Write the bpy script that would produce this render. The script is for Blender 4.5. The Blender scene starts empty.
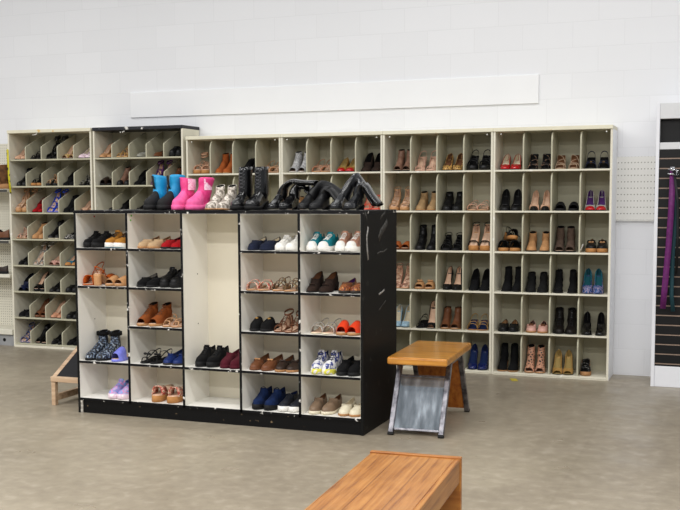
import bpy, bmesh, math, random
from mathutils import Vector, Matrix, Euler
random.seed(7)
sc = bpy.context.scene
COL = sc.collection
PI = math.pi

# ------------------------------------------------------------------ materials
def lin(hx):
    hx = hx.lstrip('#'); o = []
    for i in (0, 2, 4):
        v = int(hx[i:i+2], 16) / 255
        o.append(v / 12.92 if v <= .04045 else ((v + .055) / 1.055) ** 2.4)
    return (*o, 1)

MATS = {}
def base_mat(name):
    m = bpy.data.materials.new(name); m.use_nodes = True
    return m, m.node_tree, m.node_tree.nodes['Principled BSDF']

def nn(nt, t, **kw):
    n = nt.nodes.new(t)
    for k, v in kw.items(): setattr(n, k, v)
    return n

def ramp(nt, fac, stops, interp='LINEAR'):
    r = nn(nt, 'ShaderNodeValToRGB'); r.color_ramp.interpolation = interp
    el = r.color_ramp.elements
    while len(el) < len(stops): el.new(.5)
    for e, (p, c) in zip(el, stops): e.position = p; e.color = c if len(c) == 4 else (*c, 1)
    nt.links.new(fac, r.inputs[0]); return r.outputs[0]

def simple(name, hx, rough=.5, metal=0, var=.12, scale=30, bump=0, bscale=200, coat=0, hx2=None, spec=.3):
    """one coloured material with a soft procedural variation and optional bump"""
    if name in MATS: return MATS[name]
    m, nt, b = base_mat(name)
    c = lin(hx); d = lin(hx2) if hx2 else tuple(x * (1 - var) for x in c[:3]) + (1,)
    tc = nn(nt, 'ShaderNodeTexCoord'); no = nn(nt, 'ShaderNodeTexNoise'); no.inputs['Scale'].default_value = scale
    no.inputs['Detail'].default_value = 4
    nt.links.new(tc.outputs['Object'], no.inputs['Vector'])
    nt.links.new(ramp(nt, no.outputs['Fac'], [(.35, d), (.65, c)]), b.inputs['Base Color'])
    b.inputs['Roughness'].default_value = rough; b.inputs['Metallic'].default_value = metal
    b.inputs['Coat Weight'].default_value = coat; b.inputs['Specular IOR Level'].default_value = spec
    if bump:
        n2 = nn(nt, 'ShaderNodeTexNoise'); n2.inputs['Scale'].default_value = bscale
        nt.links.new(tc.outputs['Object'], n2.inputs['Vector'])
        bp = nn(nt, 'ShaderNodeBump'); bp.inputs['Strength'].default_value = bump; bp.inputs['Distance'].default_value = .002
        nt.links.new(n2.outputs['Fac'], bp.inputs['Height']); nt.links.new(bp.outputs[0], b.inputs['Normal'])
    MATS[name] = m; return m

def patchy(name, cols, scale=120, rough=.5, kind='noise', metal=0, cut=None):
    """multi coloured print (floral, leopard, snake ...) as hard edged patches"""
    if name in MATS: return MATS[name]
    m, nt, b = base_mat(name)
    tc = nn(nt, 'ShaderNodeTexCoord')
    if kind == 'noise':
        t = nn(nt, 'ShaderNodeTexNoise'); t.inputs['Scale'].default_value = scale; t.inputs['Detail'].default_value = 1; f = t.outputs['Fac']
        n = len(cols); cut = cut or [0] + [.36 + .28 * (i / (n - 1)) for i in range(1, n)]
    else:
        t = nn(nt, 'ShaderNodeTexVoronoi'); t.inputs['Scale'].default_value = scale
        if kind == 'edge': t.feature = 'DISTANCE_TO_EDGE'
        f = t.outputs['Distance']; n = len(cols); cut = cut or [i / n * .8 for i in range(n)]
    nt.links.new(tc.outputs['Object'], t.inputs['Vector'])
    nt.links.new(ramp(nt, f, [(p, lin(c)) for p, c in zip(cut, cols)], 'CONSTANT'), b.inputs['Base Color'])
    b.inputs['Roughness'].default_value = rough; b.inputs['Metallic'].default_value = metal
    MATS[name] = m; return m

HEX = dict(black='0c0c0e', red='b01018', navy='171f3d', nude='d3a98c', silver='b9b7b4', tan='b98a5e', brown='6b4128', teal='1d7d86',
  gold='b3904e', rust='a35628', orange='cf6a22', ochre='c08a3e', maroon='4a1320', white='e9e7e2', cream='dcd3bb', pink='e0578c', purple='5d2a72',
  cognac='87471f', beige='b79a77', taupe='7c6754', bronze='b39a80', coral='d8442f', cobalt='1e46c4', royal='1f44a0', light='9db9cc', sky='1a8fc4',
  hot='ee5c97', periwinkle='7b80d8', grey='8a8884', rose='a77f6f', pale='dcae96', dark='2a2725', cork='b07b47', clear='a5a49c', yellow='d9cf4e', blue='3a62b0')
SPECIAL = dict(
  floral_dark=('p', ['131418', '2b2320', 'b08b6c', '3a3236'], 70), leopard=('p', ['2a1c10', 'b98a45', 'd6ab62', '3a2815'], 110),
  blue_print=('p', ['123060', '1c4f8c', 'a48f9c', '1a4480'], 70), snake=('p', ['80776d', 'b9afa4', 'd6cec3', '9a9085'], 45), pale_pink_patch=('p', ['f0b6d2', 'f6d6e4', 'ee9cc4'], 60),
  floral_pink=('p', ['a8483c', 'd99a86', 'e6c9b8', '6a7d4a'], 70), navy_floral=('p', ['0c0f18', '141a28', '5d6f88', 'a4adb6'], 75),
  multi_print=('p', ['5a2c1a', 'b5652a', '3b2238', 'c98d45'], 80), brown_print=('p', ['2a211b', '6c4d35', 'b59a6c', '4a2d45'], 90),
  black_white=('p', ['141416', '1b1b1e', 'c9c5bd', '3a3a3c'], 80), black_stud=('p', ['131315', '1a1a1d', 'b7b5b0'], 130),
  lattice_pink=('v', ['cf9a7e', '2a1d1a'], 42), silver_lace=('v', ['c2c2c4', '6a6a6e'], 80), purple_knit=('p', ['9a86c6', '7f9cd0', 'c98fc0', 'b7b3dc'], 25),
  pink_white=('p', ['e8d4dc', 'e2c9d6', 'ece6e6'], 20), yellow_white=('p', ['dcd8cf', 'd9d24a', 'e3e0da'], 14), runner_mesh=('p', ['e6e5e6', 'cfcfd6', '3c4486', 'dedede'], 30, .6),
  gold_nude=('p', ['caa27e', 'b89a58', 'd2b08c'], 30), pink_white_=('p', ['e0b8b4'], 30), teal_leather=('s', '1f6f78', '1d5f8a'), teal_canvas=('s', '11808c', '0f6d7c'),
  light_blue=('s', '9cb8c8', '86a4b8'), pale_pink=('s', 'd8ad95'), pink_nude=('s', 'd6a598'), nude_pink=('s', 'd9ab96'), tan_pink=('s', 'c48e70'),
  tan_strap=('s', 'c79a72'), tan_grey_suede=('s', 'a4855f'), tan_sole=('s', 'a97c52'), black_brown=('s', '17110f', '0d0a09'), rose_brown=('s', '8c6a58', '6f5144'),
  rose_gold=('s', 'c4957c', 'a8786a'), dark_brown_suede=('s', '2c1f19', '1f1612'), dark_brown_leather=('s', '352720', '241a15'), brown_grey_suede=('s', '5b4a40', '45382f'),
  black_grey_suede=('s', '181818', '0c0c0c'), gold_brown=('s', 'a97c38', '7d5526'), black_shiny=('s', '0b0b0d', '070708'), black_grey_shine=('s', '1d1e21', '09090a'),
  hot_pink=('s', 'dd4286', 'cf3577'), pink_rubber=('s', 'e0609a', 'd24e88'), orange_red=('s', 'dd3f1c'), black_navy=('s', '23262f', '191b22'), clear_grey=('s', '8d8c82', 'a9a89f'),
  white_lace=('s', 'e6e4de'), red_patent=('s', 'b00d17', '9c0a12'), red_suede=('s', '9c1018', '850c13'), ochre_suede=('s', 'b07a32', '966426'), orange_suede=('s', 'bd5a1c', 'a84c15'), black_fur=('s', '0f0f10', '070708'), black_glitter=('s', '1c1c20', '0c0c0e'), dark_rubber=('s', '2b2622'),
  navy_knit=('s', '13264f', '0e1c3a'), royal_blue=('s', '132a66', '0e2050'), navy_patent=('s', '16225a', '0f1842'), navy_canvas=('s', '1c2236', '151a2a'), gold_leather=('s','c59c5c','a98246'), silver_leather=('s','b5b2ac'), nude_lining=('s', 'd7b59b'), cream_lining=('s', 'd9cdb4'), brown_lining=('s', '6f4a32'),
  black_lining=('s', '100f10'), purple_lining=('s', '4d2a66'), gold_lining=('s', 'b59c62'), tan_lining=('s', 'a9835c'), navy_lining=('s', '20305c'), grey_lining=('s', '77736d'),
  red_lining=('s', '7d1018'), teal_lining=('s', '1f5a66'), blue_lining=('s', '5a6fb0'), periwinkle=('s', '7c82dc', '6a70c8'), pink_leather=('s', 'd9a4a0'), lace_glint=('s', '5c5c60', '3a3a3d'), hiking_suede=('s', '6e4a2c', '4a3220'), runner_=('s','ffffff'))
def M(key):
    if key in MATS: return MATS[key]
    rough, metal, bump, coat, spec = .45, 0, 0, 0, .35
    if 'suede' in key or 'fur' in key or 'knit' in key or 'canvas' in key or 'lining' in key: rough, bump, spec = .9, .5, .2
    if 'patent' in key or 'shiny' in key or 'shine' in key: rough, coat = .22, .6
    if 'satin' in key: rough = .35
    if key.startswith('gold_leather') or key.startswith('silver_leather') or key == 'rose_gold': rough, metal = .33, .25
    if 'rubber' in key or 'sole' in key or key == 'cork': rough, spec = .7, .3
    if key in SPECIAL:
        s = SPECIAL[key]
        if s[0] == 'p': return patchy(key, s[1], s[2], s[3] if len(s) > 3 else .55)
        if s[0] == 'v': return patchy(key, s[1], s[2], .5, 'edge', cut=[0, .16] if key == 'silver_lace' else [0, .2])
        return simple(key, s[1], rough, metal, bump=bump, coat=coat, hx2=s[2] if len(s) > 2 else None, spec=spec)
    return simple(key, HEX[key.split('_')[0]], rough, metal, bump=bump, coat=coat, spec=spec)

# ------------------------------------------------------------------ mesh builder
class MB:
    def __init__(s): s.v = []; s.f = []; s.sm = []
    def add(s, vs, fs, smooth=True):
        o = len(s.v); s.v += [tuple(v) for v in vs]; s.f += [tuple(i + o for i in f) for f in fs]; s.sm += [smooth] * len(fs)
    def box(s, a, b):
        x0, y0, z0 = a; x1, y1, z1 = b
        s.add([(x0,y0,z0),(x1,y0,z0),(x1,y1,z0),(x0,y1,z0),(x0,y0,z1),(x1,y0,z1),(x1,y1,z1),(x0,y1,z1)],
              [(0,3,2,1),(4,5,6,7),(0,1,5,4),(1,2,6,5),(2,3,7,6),(3,0,4,7)], False); return s
    def prism(s, poly, axis, a, b, smooth=False):
        """extrude a 2D polygon along axis ('x': poly is (y,z); 'y': (x,z); 'z': (x,y))"""
        mk = {'x': lambda p, t: (t, p[0], p[1]), 'y': lambda p, t: (p[0], t, p[1]), 'z': lambda p, t: (p[0], p[1], t)}[axis]
        n = len(poly); vs = [mk(p, a) for p in poly] + [mk(p, b) for p in poly]
        s.add(vs, [tuple(range(n)), tuple(range(2*n-1, n-1, -1))] + [(i, i+n, (i+1) % n + n, (i+1) % n) for i in range(n)], smooth); return s
    def grid(s, rings, close=False, cap0=False, cap1=False, smooth=True):
        n = len(rings[0]); vs = [p for r in rings for p in r]; fs = []
        m = n if close else n - 1
        for i in range(len(rings) - 1):
            for j in range(m):
                k = (j + 1) % n; fs.append((i*n+j, i*n+k, (i+1)*n+k, (i+1)*n+j))
        if cap0: fs.append(tuple(range(n-1, -1, -1)))
        if cap1: fs.append(tuple(range((len(rings)-1)*n, len(rings)*n)))
        s.add(vs, fs, smooth); return s
    def tube(s, pts, r, n=6, closed=False):
        pts = [Vector(p) for p in pts]; rings = []; N = len(pts)
        for i, p in enumerate(pts):
            d = (pts[(i+1) % N] - pts[i-1]) if closed else (pts[min(i+1, N-1)] - pts[max(i-1, 0)])
            d.normalize(); u = d.cross(Vector((0, 0, 1)))
            if u.length < .05: u = d.cross(Vector((0, 1, 0)))
            u.normalize(); w = d.cross(u); rr = r[i] if isinstance(r, (list, tuple)) else r
            rings.append([p + (u * math.cos(2*PI*k/n) + w * math.sin(2*PI*k/n)) * rr for k in range(n)])
        if closed: rings.append(rings[0]); s.grid(rings, True)
        else: s.grid(rings, True, True, True)
        return s
    def ribbon(s, pts, wdir, wd, th, closed=False):
        """flat strap: rectangular section swept along pts; wdir = direction of its width"""
        pts = [Vector(p) for p in pts]; N = len(pts); rings = []
        for i, p in enumerate(pts):
            d = (pts[(i+1) % N] - pts[i-1]) if closed else (pts[min(i+1, N-1)] - pts[max(i-1, 0)])
            d.normalize(); w = Vector(wdir); w = (w - d * w.dot(d)); w.normalize(); u = d.cross(w)
            rings.append([p + w*wd/2 + u*th/2, p - w*wd/2 + u*th/2, p - w*wd/2 - u*th/2, p + w*wd/2 - u*th/2])
        if closed: rings.append(rings[0]); s.grid(rings, True)
        else: s.grid(rings, True, True, True)
        return s
    def ball(s, c, r, nu=8, nv=6, sq=(1, 1, 1)):
        rings = []
        for i in range(nv + 1):
            a = PI * i / nv; rings.append([(c[0]+r*sq[0]*math.sin(a)*math.cos(2*PI*k/nu), c[1]+r*sq[1]*math.sin(a)*math.sin(2*PI*k/nu), c[2]+r*sq[2]*math.cos(a)) for k in range(nu)])
        s.grid(rings, True); return s
    def xf(s, m):
        s.v = [tuple(m @ Vector(v)) for v in s.v]; return s
    def build(s, name, mat, parent=None, bevel=0, seg=2):
        me = bpy.data.meshes.new(name); me.from_pydata(s.v, [], s.f)
        me.polygons.foreach_set('use_smooth', s.sm)
        bm = bmesh.new(); bm.from_mesh(me)
        bmesh.ops.remove_doubles(bm, verts=bm.verts, dist=1e-5)
        if bevel: bmesh.ops.bevel(bm, geom=list(bm.edges), offset=bevel, segments=seg, affect='EDGES', profile=.5)
        bmesh.ops.recalc_face_normals(bm, faces=bm.faces); bm.to_mesh(me); bm.free()
        me.materials.append(mat if not isinstance(mat, str) else M(mat))
        o = bpy.data.objects.new(name, me); COL.objects.link(o)
        if parent: o.parent = parent
        return o

def empty(name, loc=(0, 0, 0), rz=0):
    o = bpy.data.objects.new(name, None); COL.objects.link(o); o.empty_display_size = .05
    o.location = loc; o.rotation_euler = (0, 0, rz); return o
LABELS = {}
def tag(o, label, cat, group=None):
    n = len(label.split())
    assert 4 <= n <= 16, (n, label)
    assert label not in LABELS, label
    LABELS[label] = o
    o['label'] = label; o['category'] = cat
    if group: o['group'] = group
    return o
def struct(o): o['kind'] = 'structure'; return o

# ------------------------------------------------------------------ shoes
def interp(pts, t):
    for (a, u), (b, v) in zip(pts, pts[1:]):
        if t <= b:
            k = (t - a) / (b - a) if b > a else 0
            return u + (v - u) * k
    return pts[-1][1]
def smooth(a, b, t):
    t = min(1, max(0, (t - a) / (b - a))); return t * t * (3 - 2 * t)
W_ROUND = [(0,.005),(.012,.011),(.04,.0175),(.08,.0225),(.13,.027),(.2,.0298),(.35,.029),(.48,.031),(.6,.036),(.7,.039),(.78,.0385),(.85,.035),(.9,.030),(.94,.024),(.97,.017),(.99,.009),(1,.004)]
W_POINT = [(0,.005),(.012,.010),(.04,.016),(.08,.021),(.13,.0248),(.2,.0268),(.35,.025),(.48,.028),(.6,.035),(.7,.0375),(.78,.034),(.86,.026),(.93,.016),(.97,.009),(1,.003)]
TS = [0,.012,.04,.08,.13,.19,.26,.34,.42,.49,.55,.6,.65,.7,.75,.8,.85,.89,.93,.96,.985,1]

class Shoe:
    """lasts a shoe around a foot line: toe at -Y, heel at +Y, x across, z up, floor z=0"""
    def __init__(s, side=0, L=.245, w=1, hh=.01, plat=0, base=0, toe='round', toespring=.004):
        s.L = math.sqrt(max(L*L - hh*hh*.9, .01)); s.wk = w; s.hh = hh; s.plat = plat; s.base = base; s.side = side
        s.W = W_POINT if toe == 'point' else W_ROUND; s.spring = toespring; s.parts = []
    def S(s, t):
        return s.base + s.plat + s.hh * (1 - smooth(.1, .68, t)) + s.spring * smooth(.75, 1, t)
    def w(s, t): return interp(s.W, t) * s.wk
    def y(s, t): return s.L / 2 - t * s.L
    def cx(s, t): return s.side * .009 * max(0, (t - .35) / .65) ** 1.6
    def pt(s, t, x, z): return (s.cx(t) + x, s.y(t), z)
    def add(s, name, mb, mat, sub=None): s.parts.append((name, mb, mat, sub))
    def upper(s, V, R, th, mat, liner, t0=0, t1=1, peep=False, m=4, flare=.1, cap=None, capt=.86, back=None, backt=.45, rimk=1):
        """V(t): vamp height, R(t): rim height of the opening, th: throat position (0 = fully closed)"""
        ts = [t for t in TS if t0 <= t <= t1 and abs(t - th) > .014]
        if th > t0: ts += [th - .012, th + .002]
        if peep: ts = [t for t in ts if t <= .915] + [.915]
        if cap: ts += [capt]
        if back: ts += [backt]
        ts = sorted(set(ts)); rings = []; opn = []
        for t in ts:
            S = s.S(t) - .002; w = s.w(t) * 1.0; o = t < th; opn.append(o); r = []
            if o:
                R_ = R(t)
                fl = flare + .30 * max(0, 1 - t / .38); side = [(w * (1 + .05*math.sin(PI*i/m) - fl*(i/m)**1.6), S + R_*i/m) for i in range(m + 1)]
                xr = side[-1][0]; ti = min(.004, xr*.4)
                cr = [(xr - ti, S + R_ - .001), (max(xr - ti - .001, w*.4), S + .006), (0, S + .004)]
                cr = cr + [(-x, z) for x, z in cr[:2][::-1]]
            else:
                V_ = V(t); side = []
                for i in range(m + 1):
                    a = math.radians(64) * i / m; side.append((w * math.cos(a)**.75, S + V_ * math.sin(a)**.85))
                cr = []
                for j in range(1, 6):
                    a = math.radians(64 + 52 * j / 6); c = math.cos(a)
                    cr.append((w * math.copysign(abs(c)**.75, c), S + V_ * math.sin(a)**.85))
            r = side + cr + [(-x, z) for x, z in side[::-1]]
            rings.append([s.pt(t, x, z) for x, z in r])
        n = len(rings[0]); up, li, cp, bk = MB(), MB(), MB(), MB()
        V_all = [p for r in rings for p in r]
        for i in range(len(ts) - 1):
            for j in range(n - 1):
                f = (i*n+j, i*n+j+1, (i+1)*n+j+1, (i+1)*n+j)
                inner = m < j + .5 < n - 1 - m and opn[i]
                tgt = li if inner and not (j == m or j == n - 2 - m) else up
                if inner and (j == m or j == n - 2 - m): tgt = up
                if tgt is up and cap and ts[i] >= capt - 1e-6: tgt = cp
                if tgt is up and back and ts[i+1] <= backt + 1e-6: tgt = bk
                tgt.add([V_all[q] for q in f], [(0, 1, 2, 3)])
        for i, tgt in ((0, bk if back else up), (len(ts) - 1, cp if cap else up)):
            if i and peep: continue
            r = rings[i]; k = n
            for j in range(k // 2):
                tgt.add([r[j], r[j+1], r[k-2-j], r[k-1-j]], [(0, 1, 2, 3)])
        s.add('upper', up, mat)
        if li.f: s.add('lining', li, liner)
        if cp.f: s.add('toe_cap', cp, cap)
        if bk.f: s.add('heel_counter', bk, back)
    def sole(s, mat, th=.005, fill=False, edge=.0015, name='sole', t0=0, t1=1, top=0, z0=0):
        rings = []
        for t in [t for t in TS if t0 <= t <= t1]:
            w = s.w(t) + edge; zt = s.S(t) + top; zb = z0 + (s.spring*.7*smooth(.8, 1, t)) if fill else max(zt - th - (s.plat if t > .5 else s.plat*smooth(.3, .5, t)), 0)
            ye = -edge if t > .5 else edge
            r = [(-w, zb), (-w - .0006, (zb+zt)/2), (-w, zt), (w, zt), (w + .0006, (zb+zt)/2), (w, zb)]
            rings.append([(s.cx(t) + x, s.y(t) + ye*(abs(t-.5)*2)**3, z) for x, z in r])
        s.add(name, MB().grid(rings, True, True, True), mat)
    def insole(s, mat, name='insole', t1=.97):
        rings = []
        for t in [t for t in TS if .01 <= t <= t1]:
            w = s.w(t) * .93; z = s.S(t) + .002; rings.append([s.pt(t, -w, z - .003), s.pt(t, -w, z), s.pt(t, w, z), s.pt(t, w, z - .003)])
        s.add(name, MB().grid(rings, True, True, True), mat)
    def heel(s, mat, style='stiletto', t1=.2):
        H = s.S(.05); rings = []
        for k in range(6):
            u = k / 5; z = H * (1 - u) - .001 * (1 - u)
            if style == 'stiletto': q = (1 - u) ** 2.2; rx = .006 + .021 * q; ry = .006 + .02 * q; yc = s.y(.085) - .002 + .008 * (u ** .8)
            else: rx = .027 - .003*u; ry = .024 - .003*u; yc = s.y(.095)
            rx *= s.wk
            rings.append([(rx * math.copysign(abs(math.cos(a))**.7, math.cos(a)), yc + ry * math.copysign(abs(math.sin(a))**.7, math.sin(a)), max(z, 0)) for a in [2*PI*i/10 for i in range(10)]])
        s.add('heel', MB().grid(rings, True, True, True), mat)
    def band(s, t, h, wd, mat, lean=0, name='strap', skew=0, th=.003, k=1.0):
        pts = []
        for i in range(11):
            a = PI * i / 10; c = math.cos(a); q = math.sin(a)
            tt = t + skew * c; w = s.w(min(max(tt, 0), 1)) * k
            pts.append((s.cx(tt) + w * math.copysign(abs(c)**.7, c), s.y(tt) + lean * q, s.S(tt) - .003 + h * q**.8))
        wdir = Vector((0, 1, -.15 if lean <= 0 else lean/h*.8))
        s.add(name, MB().ribbon(pts, wdir, wd, th), mat)
    def loop(s, z, mat, wd=.007, t=.17, ry=.036, rx=.029, tilt=.015, name='ankle_strap'):
        c = s.S(.1) + z; pts = [(rx * s.wk * math.cos(a), s.y(t) + ry * math.sin(a), c + tilt * math.sin(a)) for a in [2*PI*i/16 for i in range(16)]]
        s.add(name, MB().ribbon(pts, (0, 0, 1), wd, .002, True), mat)
    def sling(s, mat, t=.42, z=.05, wd=.007, name='sling_strap'):
        pts = []
        for i in range(13):
            a = PI * i / 12; u = math.sin(a); x = s.w(t) * math.cos(a) * (1 if abs(math.cos(a)) > .99 else .95)
            yy = s.y(t) + (s.y(.0) - s.y(t) + .004) * u ** .75; tt = max(0, (s.L/2 - yy) / s.L)
            pts.append((x, yy, s.S(max(tt, 0)) + .008 + z * u))
        s.add(name, MB().ribbon(pts, (0, 0, 1), wd, .002), mat)
    def bow(s, t, z, mat, k=1):
        mb = MB()
        for q in (-1, 1): mb.ball((s.cx(t) + q*.011*k, s.y(t), s.S(t) + z), .011*k, 8, 6, (1, .5, .6))
        mb.ball((s.cx(t), s.y(t) - .002, s.S(t) + z), .005*k, 6, 5)
        s.add('bow', mb, mat)
    def laces(s, V, mat, ta, tb, n=4, dz=.002):
        mb = MB()
        for i in range(n):
            t = ta + (tb - ta) * i / (n - 1); dt = (tb - ta) / (n - 1) * .5
            for q in (-1, 1):
                P = []
                for j in range(5):
                    u = -1 + j / 2; tt = t + q * u * dt * .8; x = u * .017 * s.wk
                    w = s.w(tt) * .99; sz = V(tt) * (max(0, 1 - (abs(x)/w)**2.2))**.55
                    P.append((s.cx(tt) + x, s.y(tt), s.S(tt) + sz + dz))
                mb.tube(P, .0022, 5)
        s.add('laces', mb, mat)
    def shaft(s, rings, mat, liner, name='upper', top=None, n=14, collar=None):
        """rings: (centre, rx, ry, axis) from ankle to opening"""
        R = []
        for c, rx, ry, ax in rings:
            c = Vector(c); ax = Vector(ax).normalized(); u = Vector((1, 0, 0)) if abs(ax.x) < .9 else Vector((0, 0, -1))
            u = (u - ax * u.dot(ax)).normalized(); v = ax.cross(u)
            R.append([c + u * rx * math.cos(2*PI*k/n) + v * ry * math.sin(2*PI*k/n) for k in range(n)])
        c, rx, ry, ax = rings[-1]; ctr = sum(R[-1], Vector()) / n
        inn = [ctr + (p - ctr) * .86 for p in R[-1]]; axv = Vector(ax).normalized(); dp = [ctr + (p - ctr) * .7 - axv * .03 for p in R[-1]]
        mb = MB().grid(R + [inn], True); li = MB().grid([inn, dp], True, False, True)
        return mb, li
    def finish(s, root):
        byname = {}
        merged = {}
        for name, mb, mat, sub in s.parts:
            if name in ('upper',) and 'upper' in merged and merged['upper'][1] == mat: merged['upper'][0].add(mb.v, mb.f)
            else:
                key = name if name not in merged else name + str(len(merged)); merged[key] = [mb, mat, name]
        for key, (mb, mat, name) in merged.items():
            mb.build(name, M(mat), root)

def rim_fn(back, side, th, front):
    def R(t):
        a = back + (side - back) * min(1, max(0, t / .24)) ** .65
        return a + (front - a) * smooth(th - .16, th, t)
    return R

def mk_pump(c, lin='black_lining', h=.14, toe='round', hs=None, peep=False, bow=0, cap=None, back=None, plat=0, rim=None, w=1, side=0, sc=1, **k):
    rb = rim or .058; hh = max(h - rb - plat, .015)
    s = Shoe(side, .24, w * sc * .98, hh, plat, .004, toe)
    hi = rb > .064; th = .52 if hi else .69
    V = lambda t: interp([(.4,.085),(.52,.068),(.6,.056),(.69,.045),(.8,.036),(.9,.028),(.96,.022),(1,.012)], t)
    s.upper(V, rim_fn(rb, .038 if not hi else rb*.8, th, V(th) * .97), th, c, lin, peep=peep, cap=cap, capt=.8, back=back)
    s.sole(c if plat else 'black_rubber', .004)
    if peep: s.insole(lin)
    s.heel(c, hs or ('stiletto' if hh > .05 else 'block'))
    if bow: s.bow(.75, .044, c)
    return s
def mk_slip(c, sole='black_rubber', lin='black_lining', th_s=.012, tall=1, bow=None, lace=None, cap=None, trim=None, w=1, side=0, sc=1, **k):
    s = Shoe(side, .25, w * sc, .004, 0, th_s)
    th = .6 if tall <= 1 else .5
    V = lambda t: tall * interp([(.4,.068),(.5,.06),(.58,.05),(.7,.042),(.8,.036),(.9,.029),(.96,.023),(1,.012)], t)
    s.upper(V, rim_fn(.062 * tall, .042 * tall, th, V(th)), th, c, lin, cap=cap, capt=.74)
    s.sole(sole, fill=True, edge=.002)
    if bow: s.bow(.66, .05, bow)
    if lace: s.laces(V, lace, .58, .7, 3)
    if trim: s.band(.5, .05*tall, .006, trim, name='trim', k=1.02)
    return s
def mk_sneaker(c, sole='white_rubber', lin='black_lining', lace='black_lace', tall=1, cap=None, trim=None, low=0, w=1, side=0, sc=1, **k):
    s = Shoe(side, .262, w * sc * .97, .008, 0, .024, toespring=.007)
    th = .44
    V = lambda t: tall * interp([(.36,.086),(.44,.08),(.55,.066),(.65,.053),(.75,.045),(.85,.038),(.93,.031),(1,.016)], t) * (.8 if low else 1)
    s.upper(V, rim_fn(.07 * tall * (.85 if low else 1), .052 * tall, th, V(th)), th, c, lin, cap=cap, capt=.84)
    s.sole(sole, fill=True, edge=.003, top=.006)
    if lace:
        s.laces(V, lace, .49, .7, 4)
        tg = [s.pt(.46 - .05*u, 0, s.S(.45) + V(.45) - .008 + .034 * u) for u in (0, .25, .5)]
        s.add('tongue', MB().ribbon(tg, (1, 0, 0), .036, .005), c)
    else: s.band(.45, .088*tall*(.8 if low else 1), .012, c, name='collar', k=.9)
    if trim: s.sole(trim, fill=True, edge=.0035, name='sole_stripe', top=-.024)
    return s
def mk_boot(c, sole='black_rubber', h=.15, heel=.04, peep=False, lace=None, cap=None, top=None, snow=0, slant=.045, toecap=0, trim=None, patch=None, w=1, side=0, sc=1, lin='black_lining', **k):
    plat = .016 if (snow or toecap) else 0
    s = Shoe(side, .25 if heel < .06 else .24, w * sc, heel, plat, .008 if heel > .03 else .014)
    fat = 1.2 if snow else (1.1 if toecap else 1)
    V = lambda t: fat * interp([(0,.06),(.1,.075),(.3,.085),(.42,.086),(.52,.074),(.62,.06),(.72,.05),(.82,.042),(.9,.035),(.96,.028),(1,.015)], t)
    s.upper(V, None, 0, c, lin, peep=peep, cap=cap, capt=.5 if snow else .78)
    z0 = s.S(.2) + .045; H = max(h, z0 + .03); rx, ry = .034 * w * sc, .046
    if snow: rx, ry, slant = .044, .062, 0
    if toecap: rx, ry, slant = .043, .060, .01
    yc = s.y(.24 if (snow or toecap) else .2); R = [((0, yc, z0 - .03), rx * .8, ry * (.7 if (snow or toecap) else .8), (0, 0, 1)), ((0, yc, z0 - .012), rx * .93, ry * .9, (0, 0, 1))]; nst = 9 if H > .2 else 4
    for i in range(nst):
        u = i / (nst - 1); z = z0 + (H - z0) * u; fl = (.96 + (.12 if snow else -.12) * u - .08 * math.sin(PI*u)) if not toecap else (1 - .06*u + .02*math.sin(6*u))
        if snow: fl *= 1 + .035 * math.sin(11 * u + side)
        R.append(((-.012*u*side if snow else 0, yc + (.018 if snow else .004)*u, z), rx * fl, ry * fl * (1.06 - .06*u), (0, -slant*6*u, 1) if slant else (.08*side*u if snow else 0, .1*u if snow else 0, 1)))
    mb, li = s.shaft(R, c, lin); s.add('upper', mb, c); s.add('lining', li, lin)
    if heel > .03:
        s.sole(sole, .008); s.heel(sole if heel < .06 else (sole if sole != 'tan_sole' else c), 'block' if heel < .07 else 'stiletto')
    else: s.sole(sole, fill=True, edge=.003)
    if peep: s.insole('nude_lining')
    if lace:
        s.laces(V, lace, .44, .64, 3)
        mbz = MB(); yF = lambda z: yc - ry * 1.02; nl = max(2, int((H - z0 - .02) / .022))
        for i in range(nl):
            za = z0 + .035 + i * .022
            if za + .015 > H: break
            if toecap:
                for q in (-1, 1): mbz.ball((q*.018, yF(0) + .0055, za), .0042, 6, 4)
            for q in (-1, 1): mbz.tube([(q*-.016, yF(za) + .006, za), (0, yF(za) - .003, za + .008), (q*.016, yF(za) + .006, za + .016)], .002, 5)
        if mbz.f: s.add('shaft_laces', mbz, 'lace_glint' if c == 'black_shiny' else lace)  # grey lace colour and end beads imitate highlights on the black boots
    if top:
        mb2 = MB().ribbon([((rx + .002) * 1.04 * math.cos(a), yc + .004 + (ry + .002) * 1.04 * math.sin(a), H - .012) for a in [2*PI*i/16 for i in range(16)]], (0, 0, 1), .026, .004, True); s.add('collar', mb2, top)
    if patch:
        P = []
        for zz in (z0 + .035, (z0+H)/2+.02, H - .004):
            P.append([(rx*1.05*math.cos(a), yc + .004 + ry*1.06*math.sin(a), zz) for a in [-.9 + 1.5*i/8 for i in range(9)]])
        s.add('patch', MB().grid(P), patch)
    if trim:
        s.add('zip', MB().ribbon([(-rx*.1, yc - ry*1.0, z0 + .045), (-rx*.25, yc - ry*1.02, (z0+H)/2), (-rx*.42, yc - ry*1.04, H)], (1, -.2, 0), .009, .012), trim)
    return s
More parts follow.
